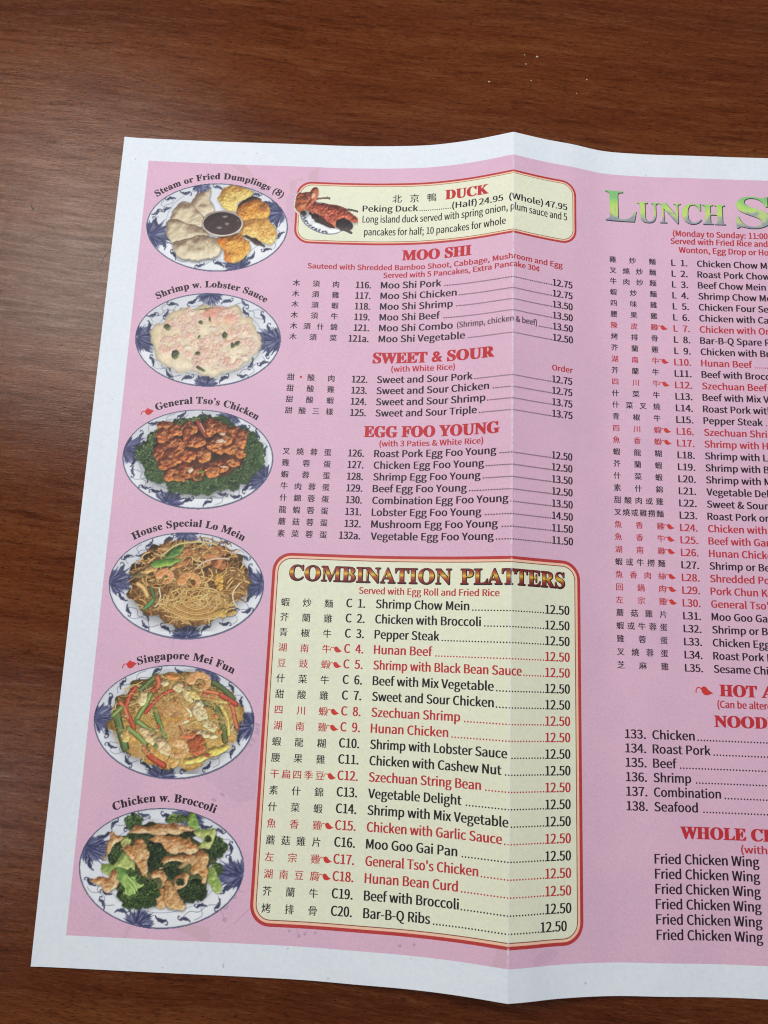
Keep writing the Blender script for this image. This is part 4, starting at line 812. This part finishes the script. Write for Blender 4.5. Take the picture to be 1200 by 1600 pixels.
def dumplings():
    s = Picture(1200, 923); s.plate(642, 485, 510, 316, 368, 262, [-105, -18, 168, 72], icy=460)
    W = dict(dk=(128, 102, 84), lt=(228, 216, 190), tex=.06, cell=9, relief=.05, crev=.10, shadow=.8, edge=.7)
    s.blob([(487, 248), (552, 232), (588, 222), (594, 290), (622, 360), (585, 392), (520, 418), (448, 358), (470, 290)], (200, 182, 156), **W)
    s.blob([(312, 392), (372, 318), (430, 306), (490, 356), (540, 415), (545, 480), (430, 480), (318, 446)], (206, 192, 164), **W)
    s.blob([(276, 468), (320, 430), (440, 462), (545, 505), (565, 570), (400, 600), (336, 620), (276, 540)], (204, 190, 162), **W)
    s.blob([(326, 600), (430, 565), (560, 540), (650, 580), (668, 650), (630, 706), (520, 726), (400, 714), (330, 668)], (202, 188, 160), **W)
    for P in ([(410, 470), (460, 440), (505, 420), (520, 400)], [(430, 480), (500, 500), (540, 540)], [(560, 560), (590, 600), (620, 620)], [(540, 570), (565, 610), (590, 650)], [(585, 560), (620, 590), (640, 620)], [(470, 350), (500, 300), (540, 280)], [(340, 600), (430, 578), (530, 560)], [(330, 440), (430, 465), (520, 470)]):
        s.line(P, 7, (150, 124, 102), taper=True, alpha=.6)
    s.blob([(780, 390), (800, 320), (880, 268), (960, 290), (900, 320), (830, 360)], (70, 48, 40), tex=.1)
    s.blob([(815, 540), (900, 555), (985, 625), (940, 620), (860, 570)], (66, 50, 48), tex=.1)
    Y = dict(dk=(164, 112, 52), lt=(238, 216, 136), tex=.15, cell=5, relief=.10, crev=.22)
    s.blob([(655, 270), (690, 215), (770, 186), (860, 205), (905, 238), (890, 268), (830, 290), (790, 330), (772, 382), (700, 360), (658, 320)], (214, 186, 104), **Y)
    O = dict(dk=(140, 76, 28), lt=(238, 186, 96), tex=.15, cell=5, relief=.10, crev=.25)
    s.blob([(790, 388), (830, 322), (920, 284), (1000, 325), (1020, 372), (1000, 430), (900, 440), (830, 462)], (206, 138, 54), **O)
    s.blob([(940, 330), (985, 335), (1008, 370), (985, 385), (955, 360)], (160, 92, 52), tex=.1, shadow=0, edge=0, alpha=.7)
    s.blob([(825, 450), (920, 425), (1010, 438), (1062, 480), (1070, 560), (1020, 622), (960, 602), (900, 560), (810, 540)], (214, 162, 84), **Y)
    s.blob([(640, 575), (700, 545), (800, 530), (860, 580), (880, 640), (840, 700), (740, 746), (700, 720), (690, 650), (650, 612)], (216, 156, 66), **O)
    s.blob([(640, 575), (690, 560), (700, 640), (735, 735), (700, 720), (690, 650)], (206, 108, 30), tex=.12, shadow=0, edge=0, alpha=.7)
    s.blob(s.ell(680, 462, 149, 92), (222, 196, 190), tex=.02, k=.4, smooth=False, shadow=.6)
    s.blob(s.ell(680, 462, 138, 82), (56, 42, 44), lt=(76, 60, 60), tex=.06, k=.5, smooth=False, shadow=0)
    for x, y, a, b in ((700, 410, 22, 8), (712, 462, 15, 9), (655, 490, 20, 7), (560, 420, 6, 5), (790, 440, 6, 5)): s.blob(lump(x, y, a, b), (176, 162, 158), tex=.1, shadow=0, alpha=.8)
    return s
def lobster_sauce():
    s = Picture(1200, 943); s.plate(620, 475, 488, 312, 372, 236, [-88, 2, 182, 92], icy=482)
    s.blob(lump(612, 482, 366, 230, jag=.03, n=16), (224, 208, 180), lt=(238, 226, 206), dk=(202, 184, 148), tex=.08, cell=14, k=.5, shadow=.3)
    for _ in range(46):
        x, y = rnd_in(612, 482, 320, 190); s.blob(lump(x, y, R.uniform(22, 52), R.uniform(14, 34), R.uniform(0, 3), .25), [(224, 190, 168), (226, 184, 168), (230, 204, 180), (220, 176, 160)][R.randint(4)], lt=(238, 216, 202), dk=(204, 164, 144), tex=.1, cell=6, shadow=.1, edge=.1)
    s.blob(lump(690, 320, 120, 55, .1), (216, 134, 118), lt=(236, 180, 160), dk=(190, 104, 96), tex=.14, shadow=0, alpha=.55)
    for x, y, r, a in ((505, 425, 52, 3.0), (640, 520, 70, 2.2), (360, 505, 46, 3.4), (860, 540, 60, 4.4), (760, 340, 64, 3.2), (860, 420, 42, 2.6), (500, 320, 44, 3.3), (620, 620, 80, 2.6), (770, 610, 60, .3), (430, 400, 40, 3.3), (690, 430, 44, 2.0), (900, 500, 30, 4.4), (560, 350, 38, 3.0)):
        shrimp(s, x, y, r, a, 4.2, wd=r*.66, col=(224, 184, 166), lt=(240, 220, 208))
    for x, y in ((505, 300), (870, 430), (400, 350), (650, 405), (480, 530), (870, 600)): s.blob(lump(x, y, 24, 17), (240, 222, 200), tex=.05, shadow=0, alpha=.7)
    strands(s, 612, 482, 330, 200, 110, (2.5, 5), [(240, 222, 206), (204, 152, 134), (236, 206, 180), (214, 170, 138)], (30, 80), 3.5, .6)
    for x, y, a, b, r_ in ((347, 396, 23, 20, 0), (570, 362, 12, 14, 0), (732, 452, 17, 22, 0), (785, 518, 15, 17, 0), (815, 505, 20, 14, -.4), (400, 578, 25, 28, 0), (550, 570, 18, 12, 0), (568, 672, 28, 11, .5), (920, 612, 7, 14, 0), (632, 340, 6, 18, 0), (558, 460, 6, 14, .6)):
        s.blob(lump(x, y, a, b, r_), (72, 84, 54), lt=(128, 138, 84), dk=(40, 44, 34), tex=.15, cell=4)
    s.line([(560, 275), (600, 272), (650, 262)], 7, (86, 98, 60)); s.line([(600, 262), (610, 285)], 6, (96, 104, 66), smooth=False)
    return s
def broccoli_ring(s, cx, cy, rx, ry, n=24):
    for i in range(n):
        a = i*2*math.pi/n+R.uniform(-.06, .06); f = R.uniform(.93, 1.03); floret(s, cx+rx*f*math.cos(a), cy+ry*f*math.sin(a), R.uniform(40, 60), R.uniform(34, 50), [(84, 118, 68), (68, 100, 60), (100, 134, 78)][R.randint(3)], [(140, 172, 104), (122, 156, 92), (158, 188, 118)][R.randint(3)], n=46)
def tso():
    s = Picture(1200, 857); s.plate(595, 460, 505, 332, 400, 250, [-62, 115, 25, 190], icy=450)
    s.blob(lump(610, 440, 420, 262, jag=.03, n=18), (66, 94, 54), tex=.3, cell=5, shadow=.5)
    broccoli_ring(s, 608, 442, 372, 226, 26); broccoli_ring(s, 608, 440, 310, 176, 18)
    s.blob(lump(610, 410, 300, 190, jag=.06, n=14), (66, 34, 22), tex=.25, shadow=0)
    K = [(400, 260, 75, 45, .5), (445, 270, 55, 45, 0), (540, 255, 60, 42, .2), (370, 310, 62, 48, 0), (690, 250, 70, 62, -.4), (760, 265, 50, 36, 0), (840, 290, 60, 40, .3), (890, 310, 40, 44, .2), (530, 310, 40, 70, 0), (580, 350, 70, 44, 0), (740, 365, 82, 62, .1), (440, 375, 72, 62, 0), (350, 420, 55, 60, .4), (420, 450, 66, 60, 0), (380, 495, 52, 42, 0), (530, 440, 52, 46, 0), (625, 440, 52, 50, .2), (860, 355, 56, 48, 0), (820, 400, 60, 42, 0), (880, 430, 36, 32, 0), (430, 560, 74, 50, -.3), (520, 545, 56, 50, .4), (590, 560, 40, 48, 0), (720, 520, 88, 52, -.2), (690, 545, 56, 44, 0), (830, 485, 50, 32, .2), (470, 590, 50, 26, .3), (790, 330, 40, 40, 0)]
    for x, y, a, b, r_ in K:
        c = [(160, 82, 42), (146, 68, 36), (172, 98, 54), (132, 58, 34)][R.randint(4)]
        s.blob(lump(x, y, a, b, r_, .16, 11), c, dk=(84, 34, 20), lt=(222, 140, 76), tex=.2, cell=6, relief=.26, k=1.2, shadow=.75, edge=.7, crev=.42)
        for _ in range(6):
            qx, qy = rnd_in(x, y-b*.2, a*.6, b*.5); s.blob(lump(qx, qy, R.uniform(5, 13), R.uniform(3, 7), R.uniform(-.6, .6)), (226, 168, 118), tex=.1, shadow=0, alpha=.6)
    s.line([(585, 200), (615, 250), (650, 320)], 44, (116, 40, 30), hi=(168, 78, 62), taper=True)
    s.line([(610, 225), (640, 280)], 8, (206, 170, 168), alpha=.8)
    for x, y, a, b in ((745, 340, 26, 12), (775, 350, 14, 8), (725, 350, 10, 7), (545, 537, 20, 17), (660, 445, 24, 30), (762, 296, 18, 10), (770, 515, 30, 6)): s.blob(lump(x, y, a, b), (220, 190, 166) if a != 24 else (200, 130, 74), tex=.1, shadow=.2)
    s.blob(lump(620, 547, 17, 11), (104, 140, 60)); s.blob(lump(610, 590, 40, 18), (40, 44, 24), shadow=0, alpha=.6); s.blob(lump(715, 455, 26, 24), (44, 34, 24), shadow=0, alpha=.8); s.blob(lump(800, 305, 20, 14), (40, 34, 26), shadow=0, alpha=.7)
    return s
def lo_mein():
    s = Picture(1200, 952); s.plate(583, 520, 502, 345, 385, 250, [-90, 0, 183, 90], icy=505)
    s.blob(lump(600, 505, 388, 272, jag=.04, n=18), (104, 70, 34), tex=.35, cell=5, shadow=.55)
    NC = [(190, 146, 84), (206, 164, 98), (168, 122, 62), (150, 104, 54), (214, 178, 116), (134, 90, 50)]
    strands(s, 600, 505, 382, 268, 330, (7, 12), NC, (80, 190), 2.4)
    for x, y, a, b, r_, c in ((400, 370, 120, 30, -.5, (176, 124, 74)), (560, 380, 60, 22, -.4, (170, 112, 66)), (300, 440, 80, 22, -.4, (110, 92, 54)), (700, 320, 90, 30, .1, (186, 128, 76)), (790, 290, 60, 30, .4, (178, 118, 70)), (440, 270, 60, 22, -.6, (160, 108, 62)), (590, 300, 50, 26, .2, (170, 96, 66)), (800, 380, 50, 44, .2, (150, 88, 50)), (350, 420, 60, 20, -.3, (196, 150, 92))):
        s.blob(lump(x, y, a, b, r_), c, tex=.22, cell=6, relief=.12, edge=.5)
    strands(s, 640, 300, 300, 90, 60, (6, 10), NC, (70, 160), 1.6)
    s.blob([(360, 380), (430, 345), (520, 350), (555, 360), (500, 385), (430, 405), (370, 410)], (104, 146, 60), lt=(156, 190, 92), dk=(66, 104, 42), tex=.14)
    s.blob([(440, 350), (480, 295), (550, 255), (562, 285), (520, 335), (470, 352)], (74, 112, 54), lt=(124, 158, 84), dk=(44, 70, 36), tex=.14)
    s.line([(420, 335), (500, 270), (560, 250), (690, 240), (780, 260)], 13, (190, 170, 110))
    shrimp(s, 445, 468, 42, 3.5, 4.6, wd=44, col=(214, 140, 84), lt=(240, 190, 140)); shrimp(s, 605, 500, 54, 3.2, 4.9, wd=50, col=(212, 142, 82), lt=(242, 196, 140)); shrimp(s, 760, 370, 40, 3.3, 4.2, wd=36, col=(200, 124, 76), lt=(226, 170, 120))
    s.blob(lump(790, 480, 34, 44, .3), (206, 156, 72), tex=.16, relief=.1); s.blob(lump(800, 530, 24, 26), (198, 150, 70), tex=.16)
    s.line([(645, 415), (700, 372), (780, 350), (860, 352)], 10, (206, 180, 158)); s.line([(925, 515), (885, 570), (890, 630), (915, 665)], 9, (222, 206, 172))
    s.line([(270, 515), (305, 540), (330, 590)], 32, (206, 168, 104)); s.line([(300, 680), (350, 640), (385, 590)], 34, (84, 124, 70), taper=True); s.line([(350, 530), (365, 570), (380, 620)], 26, (74, 96, 58), taper=True)
    s.line([(405, 540), (415, 600), (400, 640), (440, 650)], 9, (220, 214, 190)); s.line([(380, 660), (420, 620)], 8, (226, 216, 196), smooth=False); s.line([(700, 580), (720, 640), (740, 660)], 9, (206, 180, 164))
    strands(s, 640, 640, 240, 110, 120, (7, 11), [(206, 162, 92), (214, 178, 110), (186, 140, 76), (228, 190, 120)], (90, 190), 2.8)
    for j in range(8):
        r_ = 40+j*26; s.line([(630-r_, 640+j*2), (620-r_*.5, 640+r_*.30), (640, 650+r_*.42), (660+r_*.6, 645+r_*.30), (660+r_, 630)], 9, NC[j % 3])
    s.blob(lump(810, 700, 40, 30), (196, 160, 84), tex=.2); s.blob(lump(880, 700, 40, 20, -.4), (190, 150, 88), tex=.2)
    return s
def mei_fun():
    s = Picture(1200, 960); s.plate(607, 515, 502, 356, 395, 270, [-62, 5, 183, 100], icy=500)
    s.blob(lump(620, 505, 408, 298, jag=.04, n=18), (178, 136, 66), tex=.25, cell=6, shadow=.5)
    YC = [(222, 184, 108), (206, 160, 84), (232, 198, 130), (190, 140, 70), (214, 150, 90)]
    strands(s, 620, 505, 402, 292, 520, (3, 6), YC, (60, 150), 3.0)
    def strip(P, w, c): s.line(np.array(P)+R.uniform(-4, 4, (len(P), 2)), w*.86, np.array(c)*.92, hi=np.minimum(255, np.array(c)*1.18+14), dk=.62); s.line(np.array(P)+[w*.14, -w*.14], w*.22, np.minimum(255, np.array(c)*1.35+24), alpha=.45)
    G, G2, RD, RD2, CK = (74, 96, 52), (112, 132, 68), (168, 62, 42), (190, 98, 64), (222, 198, 150)
    for P, w_, c in (([(400, 320), (450, 270), (490, 235)], 42, G), ([(500, 240), (510, 290), (480, 330)], 44, (172, 86, 58)), ([(365, 310), (330, 360), (310, 440), (340, 520), (360, 560)], 36, RD), ([(270, 400), (300, 440), (320, 500)], 30, RD2), ([(460, 350), (430, 410), (390, 470), (370, 520)], 38, G2), ([(430, 460), (500, 380), (560, 340), (610, 320)], 28, RD),
        ([(245, 470), (270, 560), (300, 680)], 62, G), ([(230, 480), (280, 430)], 36, G2), ([(485, 440), (520, 540), (555, 620)], 40, (84, 116, 56)), ([(380, 520), (430, 560), (480, 590)], 42, G2), ([(320, 560), (380, 610), (430, 660)], 40, G2), ([(850, 270), (920, 320), (980, 375)], 42, (70, 84, 46)), ([(800, 330), (900, 350), (960, 400), (1000, 560)], 30, RD2), ([(900, 350), (990, 410)], 40, RD),
        ([(760, 400), (850, 420), (900, 500), (930, 640)], 46, (76, 88, 46)), ([(900, 420), (940, 500), (950, 600)], 30, (206, 182, 92)), ([(850, 390), (950, 400)], 24, (196, 178, 104)), ([(790, 350), (860, 370)], 22, RD2), ([(420, 680), (470, 740), (540, 790)], 46, RD), ([(980, 480), (1000, 560)], 26, RD2)): strip(P, w_, c)
    for x, y, a, b, r_, c in ((410, 370, 28, 50, .3, CK), (550, 280, 26, 18, 0, CK), (640, 300, 40, 34, 0, CK), (690, 350, 26, 60, -.4, CK), (770, 450, 40, 70, -.4, (222, 206, 164)), (830, 540, 56, 30, .6, (224, 206, 156)), (790, 600, 110, 24, .2, CK), (450, 610, 80, 34, .7, (218, 190, 140)), (540, 670, 66, 44, .8, (222, 192, 150)), (300, 610, 30, 40, 0, (214, 180, 110)), (600, 235, 44, 20, .2, (210, 130, 70)), (730, 350, 60, 22, .6, (228, 196, 120)), (610, 760, 40, 44, .2, (212, 158, 90)), (860, 700, 90, 26, -.3, (216, 186, 92)), (760, 745, 100, 24, -.25, (222, 190, 100))):
        s.blob(lump(x, y, a, b, r_), c, tex=.15, cell=6, relief=.1, edge=.45)
    s.blob(lump(745, 660, 62, 58), (168, 84, 52), tex=.2, relief=.12); s.blob(lump(690, 600, 50, 30), (182, 94, 60), tex=.2)
    shrimp(s, 620, 480, 62, 3.6, 4.6, wd=56, col=(222, 164, 98), lt=(244, 210, 150)); s.line([(685, 435), (712, 470), (700, 510), (660, 530)], 20, (232, 210, 164))
    shrimp(s, 765, 270, 56, 3.4, 4.4, wd=50, col=(220, 154, 96), lt=(242, 204, 150)); shrimp(s, 625, 690, 52, 4.6, 4.4, wd=46, col=(226, 166, 104), lt=(246, 220, 180))
    strands(s, 590, 420, 130, 80, 90, (2.5, 4), [(236, 200, 130), (190, 130, 70), (168, 120, 90)], (60, 130), 3.0); strands(s, 620, 575, 110, 50, 70, (2.5, 4), [(220, 160, 100), (236, 196, 140)], (50, 110), 3.2); strands(s, 380, 700, 80, 50, 50, (2.5, 4), YC, (40, 90), 3); strands(s, 850, 480, 100, 120, 50, (2.5, 4), YC, (50, 110), 3)
    s.line([(690, 545), (740, 520), (790, 500)], 5, (230, 206, 150))
    strands(s, 620, 505, 380, 275, 130, (2.5, 4.5), YC, (40, 120), 3.0, .85)
    for _ in range(26):
        x, y = rnd_in(620, 505, 370, 265); s.blob(lump(x, y, R.uniform(8, 26), R.uniform(6, 14), R.uniform(0, 3), .3), [(214, 180, 120), (196, 128, 76), (176, 84, 54), (226, 204, 156), (110, 124, 64)][R.randint(5)], tex=.2, crev=.3, shadow=.4)
    return s
def chicken_broccoli():
    s = Picture(1200, 975); s.plate(608, 515, 484, 352, 350, 262, [-68, 8, 200, 108], icy=515)
    BR = dict(base=(74, 110, 58), lt=(130, 164, 92))
    floret(s, 445, 248, 52, 48, **BR); floret(s, 700, 228, 60, 30, (104, 138, 64), (160, 190, 100)); s.blob([(765, 200), (800, 190), (825, 260), (820, 290), (770, 270)], (120, 156, 70), tex=.15)
    s.blob(lump(600, 480, 300, 220, jag=.08, n=14), (76, 84, 48), tex=.35, shadow=.4)
    floret(s, 330, 430, 52, 56, **BR); floret(s, 935, 400, 50, 66, **BR); floret(s, 575, 450, 60, 90, (44, 66, 40), (76, 108, 62)); floret(s, 480, 330, 60, 34, (66, 92, 52), (110, 140, 80)); floret(s, 740, 320, 70, 30, (52, 60, 36), (90, 96, 60)); floret(s, 680, 528, 50, 56, (46, 68, 38), (92, 124, 66)); floret(s, 930, 525, 40, 36, (84, 116, 58), (140, 170, 90))
    SG = dict(dk=(112, 130, 64), lt=(206, 216, 142), tex=.14, crev=.2, rough=.03)
    s.blob([(800, 300), (915, 290), (918, 350), (880, 405), (820, 400), (850, 350)], (180, 186, 108), **SG); s.blob([(330, 500), (400, 410), (450, 470), (450, 530), (400, 530), (350, 520)], (170, 186, 104), **SG); s.blob([(370, 340), (430, 345), (420, 390), (380, 400)], (176, 178, 104), **SG)
    s.blob([(880, 530), (920, 520), (960, 620), (940, 668), (900, 630), (880, 590)], (136, 168, 84), **SG); s.blob([(265, 490), (320, 500), (360, 560), (350, 620), (300, 560), (262, 540)], (128, 158, 82), **SG)
    floret(s, 790, 655, 90, 66, (50, 74, 40), (92, 124, 66)); floret(s, 380, 615, 40, 50, (84, 120, 66), (120, 156, 84))
    C_ = dict(dk=(136, 86, 48), lt=(238, 206, 160), tex=.16, cell=7, relief=.2, edge=.6, crev=.34, shadow=.7, rough=.035)
    T = (200, 152, 104)
    s.blob([(270, 460), (300, 380), (310, 310), (350, 320), (385, 350), (340, 370), (320, 410), (285, 455)], T, **C_)
    s.blob([(412, 320), (450, 280), (540, 268), (640, 255), (740, 265), (800, 290), (780, 312), (700, 318), (600, 330), (500, 312)], T, **C_)
    s.blob([(440, 380), (490, 345), (545, 395), (540, 470), (530, 560), (540, 585), (510, 592), (470, 530), (445, 470), (360, 400), (400, 392)], (206, 150, 92), **C_)
    s.blob([(530, 345), (640, 330), (740, 335), (800, 370), (830, 420), (790, 440), (720, 440), (650, 420), (590, 370)], (196, 132, 76), **C_)
    s.blob([(590, 520), (610, 460), (690, 445), (770, 435), (815, 465), (790, 490), (720, 485), (650, 480), (620, 520)], T, **C_)
    s.blob([(770, 520), (800, 450), (845, 415), (880, 440), (875, 520), (870, 600), (845, 610), (835, 555), (790, 570)], (206, 148, 86), **C_)
    s.blob([(545, 550), (600, 530), (640, 560), (635, 610), (610, 630), (605, 580), (560, 575)], (204, 152, 102), **C_); s.blob([(690, 580), (740, 545), (770, 560), (760, 610), (700, 648), (680, 620)], T, **C_)
    s.blob([(200, 590), (240, 565), (300, 570), (320, 530), (360, 545), (360, 610), (310, 655), (265, 650), (260, 615), (215, 612)], (204, 148, 96), **C_)
    s.blob([(555, 725), (590, 640), (625, 650), (635, 740), (600, 752)], (206, 152, 92), **C_); s.blob([(620, 620), (660, 585), (690, 640), (735, 700), (740, 745), (690, 762), (635, 730)], (210, 158, 96), **C_)
    extras(s)
    # the big floret in front: pale branching stalk under a dark crown
    floret(s, 480, 665, 108, 84, (56, 86, 44), (96, 134, 66), n=150)
    s.blob([(355, 520), (400, 520), (480, 570), (520, 610), (470, 640), (430, 700), (395, 690), (375, 620), (350, 570)], (134, 172, 88), lt=(186, 212, 130), dk=(84, 124, 60), tex=.12)
    for P in ([(400, 560), (450, 610), (470, 660)], [(420, 560), (500, 610), (540, 640)], [(390, 590), (400, 650), (410, 700)], [(410, 600), (450, 650), (460, 710)]): s.line(P, 16, (160, 192, 110), taper=True)
    for x, y, r_ in ((430, 545, 24), (490, 585, 30), (540, 620, 36), (565, 665, 34), (530, 700, 40), (475, 725, 38), (415, 722, 34), (385, 690, 26), (375, 640, 20), (480, 680, 26), (440, 690, 20)): floret(s, x, y, r_, r_*.85, (66, 100, 48), (124, 160, 80), n=30)
    return s
def extras(s):
    for x, y, a, b, r_ in ((470, 300, 40, 16, -.2), (560, 300, 46, 18, .1), (650, 290, 60, 16, .1), (740, 280, 40, 14, .2), (620, 350, 46, 16, .3), (700, 380, 50, 18, .2), (480, 430, 22, 46, -.2), (510, 500, 18, 40, .2), (800, 470, 24, 30, .4), (850, 470, 14, 44, .1), (740, 500, 36, 14, -.5), (660, 660, 20, 40, .2), (700, 700, 14, 34, -.4), (590, 690, 12, 40, .2), (290, 610, 34, 12, -.2), (330, 570, 20, 22, 0), (300, 390, 14, 40, .3)):
        s.blob(lump(x, y, a, b, r_, .3), (214, 170, 120), dk=(150, 96, 56), lt=(240, 210, 164), tex=.15, crev=.3, shadow=.25, alpha=.8)
    for x, y in ((560, 480), (600, 420), (540, 400), (600, 500), (670, 500), (750, 330), (430, 330), (880, 350), (960, 420), (910, 450), (330, 470), (720, 600), (830, 660), (780, 700), (420, 700), (540, 690)): floret(s, x+R.uniform(-8, 8), y, R.uniform(16, 26), R.uniform(13, 22), (50, 76, 42), (100, 132, 72))
def duck():
    s = Picture(1200, 927, bg=(229, 230, 210))
    s.blob(s.ell(900, 610, 205, 128, .32), (116, 122, 146), tex=0, k=0, shadow=0, edge=0, smooth=False); s.blob(s.ell(902, 606, 198, 121, .32), (218, 224, 232), tex=.02, shadow=0, edge=.1, smooth=False)
    for i in range(13):
        a = 3.3-i*.17; x, y = 902+180*math.cos(a)*.95-30*math.sin(a), 606+108*math.sin(a)+60*math.cos(a)*.9; s.blob(lump(x, y, 15, 9, R.uniform(-1, 1), .35), (84, 88, 112), tex=.1, shadow=0, edge=0)
    s.blob(lump(890, 620, 130, 46, .45), (44, 34, 36), tex=.2, shadow=.3)
    Dk = dict(dk=(88, 32, 26), lt=(214, 120, 88), tex=.2, cell=7, relief=.2, crev=.3)
    s.blob([(760, 520), (820, 475), (900, 478), (1050, 500), (1110, 545), (1170, 590), (1195, 640), (1150, 655), (1060, 640), (1020, 690), (960, 660), (880, 600), (800, 560)], (172, 74, 54), **Dk)
    s.blob([(1010, 640), (1060, 610), (1120, 625), (1150, 660), (1140, 700), (1080, 700), (1020, 690)], (42, 34, 36), tex=.2)
    s.line([(860, 600), (930, 660), (1000, 690)], 30, (60, 36, 34), taper=True)
    s.line([(1050, 700), (1100, 715), (1140, 735)], 26, (66, 56, 58)); s.line([(1115, 535), (1160, 545), (1198, 555)], 20, (70, 66, 66)); s.line([(850, 445), (900, 440), (955, 438)], 18, (96, 72, 62)); s.line([(935, 428), (955, 450)], 14, (110, 100, 90), smooth=False)
    s.blob([(665, 470), (680, 410), (730, 392), (790, 395), (800, 440), (780, 500), (730, 575), (690, 560), (662, 520)], (178, 92, 50), **Dk)
    s.blob([(780, 400), (820, 350), (855, 355), (862, 400), (845, 450), (790, 505), (765, 540), (750, 500), (790, 450)], (184, 98, 58), **Dk)
    s.blob([(800, 410), (825, 385), (830, 420), (805, 445)], (222, 168, 140), tex=.1, shadow=0)
    s.blob([(700, 430), (740, 420), (770, 440), (760, 456), (720, 452)], (96, 50, 36), tex=.2, shadow=0, alpha=.8); s.blob([(690, 500), (740, 480), (760, 500), (720, 530)], (206, 128, 84), tex=.2, shadow=0, alpha=.6)
    for P in ([(690, 420), (740, 410), (790, 420)], [(680, 470), (720, 490), (760, 480)], [(880, 500), (960, 520), (1040, 540)], [(900, 560), (980, 590), (1060, 600)], [(840, 520), (900, 600), (960, 640)]): s.line(P, 8, (110, 44, 34), taper=True, alpha=.6)
    s.blob([(705, 560), (740, 545), (760, 570), (730, 585)], (50, 34, 34), tex=.1)
    s.line([(800, 500), (870, 540), (900, 580)], 7, (92, 40, 30), alpha=.6)
    return s
def lay(pic, rect, W, H, label, outline, parent, layer, name='dish_photo', step=2):
    """the picture becomes a fine coloured mesh that follows the sheet"""
    w, h = pic.W, pic.H; nx, ny = w//step, h//step
    col = pic.a[:ny*step, :nx*step].reshape(ny, step, nx, step, 3).mean((1, 3))
    gr = R.normal(0, 1, (ny, nx, 1))*3.0; col = np.clip(col+gr, 0, 255)*.94+.06*np.array([226, 214, 226])
    U, Vv = np.meshgrid((np.arange(nx)+.5)/nx, (np.arange(ny)+.5)/ny)
    (a, b, c, d) = [np.array(p) for p in rect]; U1 = U[..., None]; V1 = Vv[..., None]
    XY = a*(1-U1)*(1-V1)+b*U1*(1-V1)+c*U1*V1+d*(1-U1)*V1
    x = U*W; y = Vv*H; keep = outline(x, y)
    idx = -np.ones((ny, nx), int)
    q = keep[:-1, :-1] & keep[1:, :-1] & keep[:-1, 1:] & keep[1:, 1:]
    used = np.zeros((ny, nx), bool); used[:-1, :-1] |= q; used[1:, :-1] |= q; used[:-1, 1:] |= q; used[1:, 1:] |= q
    idx[used] = np.arange(used.sum()); P = XY[used]
    V3 = np.column_stack([P, height(P[:, 0], P[:, 1])+layer])*MM
    Q = np.stack([idx[1:, :-1][q], idx[1:, 1:][q], idx[:-1, 1:][q], idx[:-1, :-1][q]], 1)
    me = bpy.data.meshes.new(name); n = len(V3); m = len(Q)
    me.vertices.add(n); me.vertices.foreach_set('co', V3.ravel()); me.loops.add(m*4); me.loops.foreach_set('vertex_index', Q.ravel().astype(np.int32))
    me.polygons.add(m); me.polygons.foreach_set('loop_start', np.arange(m, dtype=np.int32)*4); me.polygons.foreach_set('loop_total', np.full(m, 4, np.int32)); me.update(calc_edges=True)
    at = me.color_attributes.new('print', 'FLOAT_COLOR', 'POINT'); L = np.clip(lin(col[used])*INK, 0, .9)
    at.data.foreach_set('color', np.column_stack([L, np.ones(n)]).astype(np.float32).ravel())
    o = link(name, me, M['photo'], parent); o['label'] = label; return o
def oval(cx, cy, rx, ry): return lambda x, y: ((x-cx)/rx)**2+((y-cy)/ry)**2 <= 1
DISH = [(dumplings, 923, oval(642, 488, 514, 320), 'printed photo of dumplings round a dark sauce bowl, top of the column'), (lobster_sauce, 943, oval(621, 478, 491, 316), 'printed photo of pale pink shrimp in cream sauce'),
        (tso, 857, oval(596, 463, 508, 336), 'printed photo of glazed brown chicken ringed by broccoli'), (lo_mein, 952, oval(584, 523, 505, 349), 'printed photo of golden noodles with shrimp and greens'),
        (mei_fun, 960, oval(608, 518, 505, 360), 'printed photo of thin yellow noodles with red and green peppers'), (chicken_broccoli, 975, oval(609, 518, 487, 356), 'printed photo of sliced chicken with dark broccoli, bottom of the column')]
for i, (fn, H, out, lb) in enumerate(DISH):
    lay(fn(), RECTS[i], 1200, H, lb, out, menu, .05+.0)
def duck_out(x, y):
    inside = (x > 700) & (x < 1199) & (y > 340) & (y < 765)
    body = ((x-735)/80)**2+((y-480)/105)**2 < 1
    return inside | (body & (x > 655))
dp = duck(); A0 = dp.a.copy()
bgd = np.abs(A0-np.array([229, 230, 210])).sum(2)
def duck_mask(x, y):
    xi = np.clip((x*.5).astype(int), 0, dp.W-1); yi = np.clip((y*.5).astype(int), 0, dp.H-1)
    return (bgd[yi, xi] > 6)
lay(dp, RECTS[6], 1200, 927, 'printed photo of a roast duck on a small plate', duck_mask, duck_box, .085, name='duck_photo')
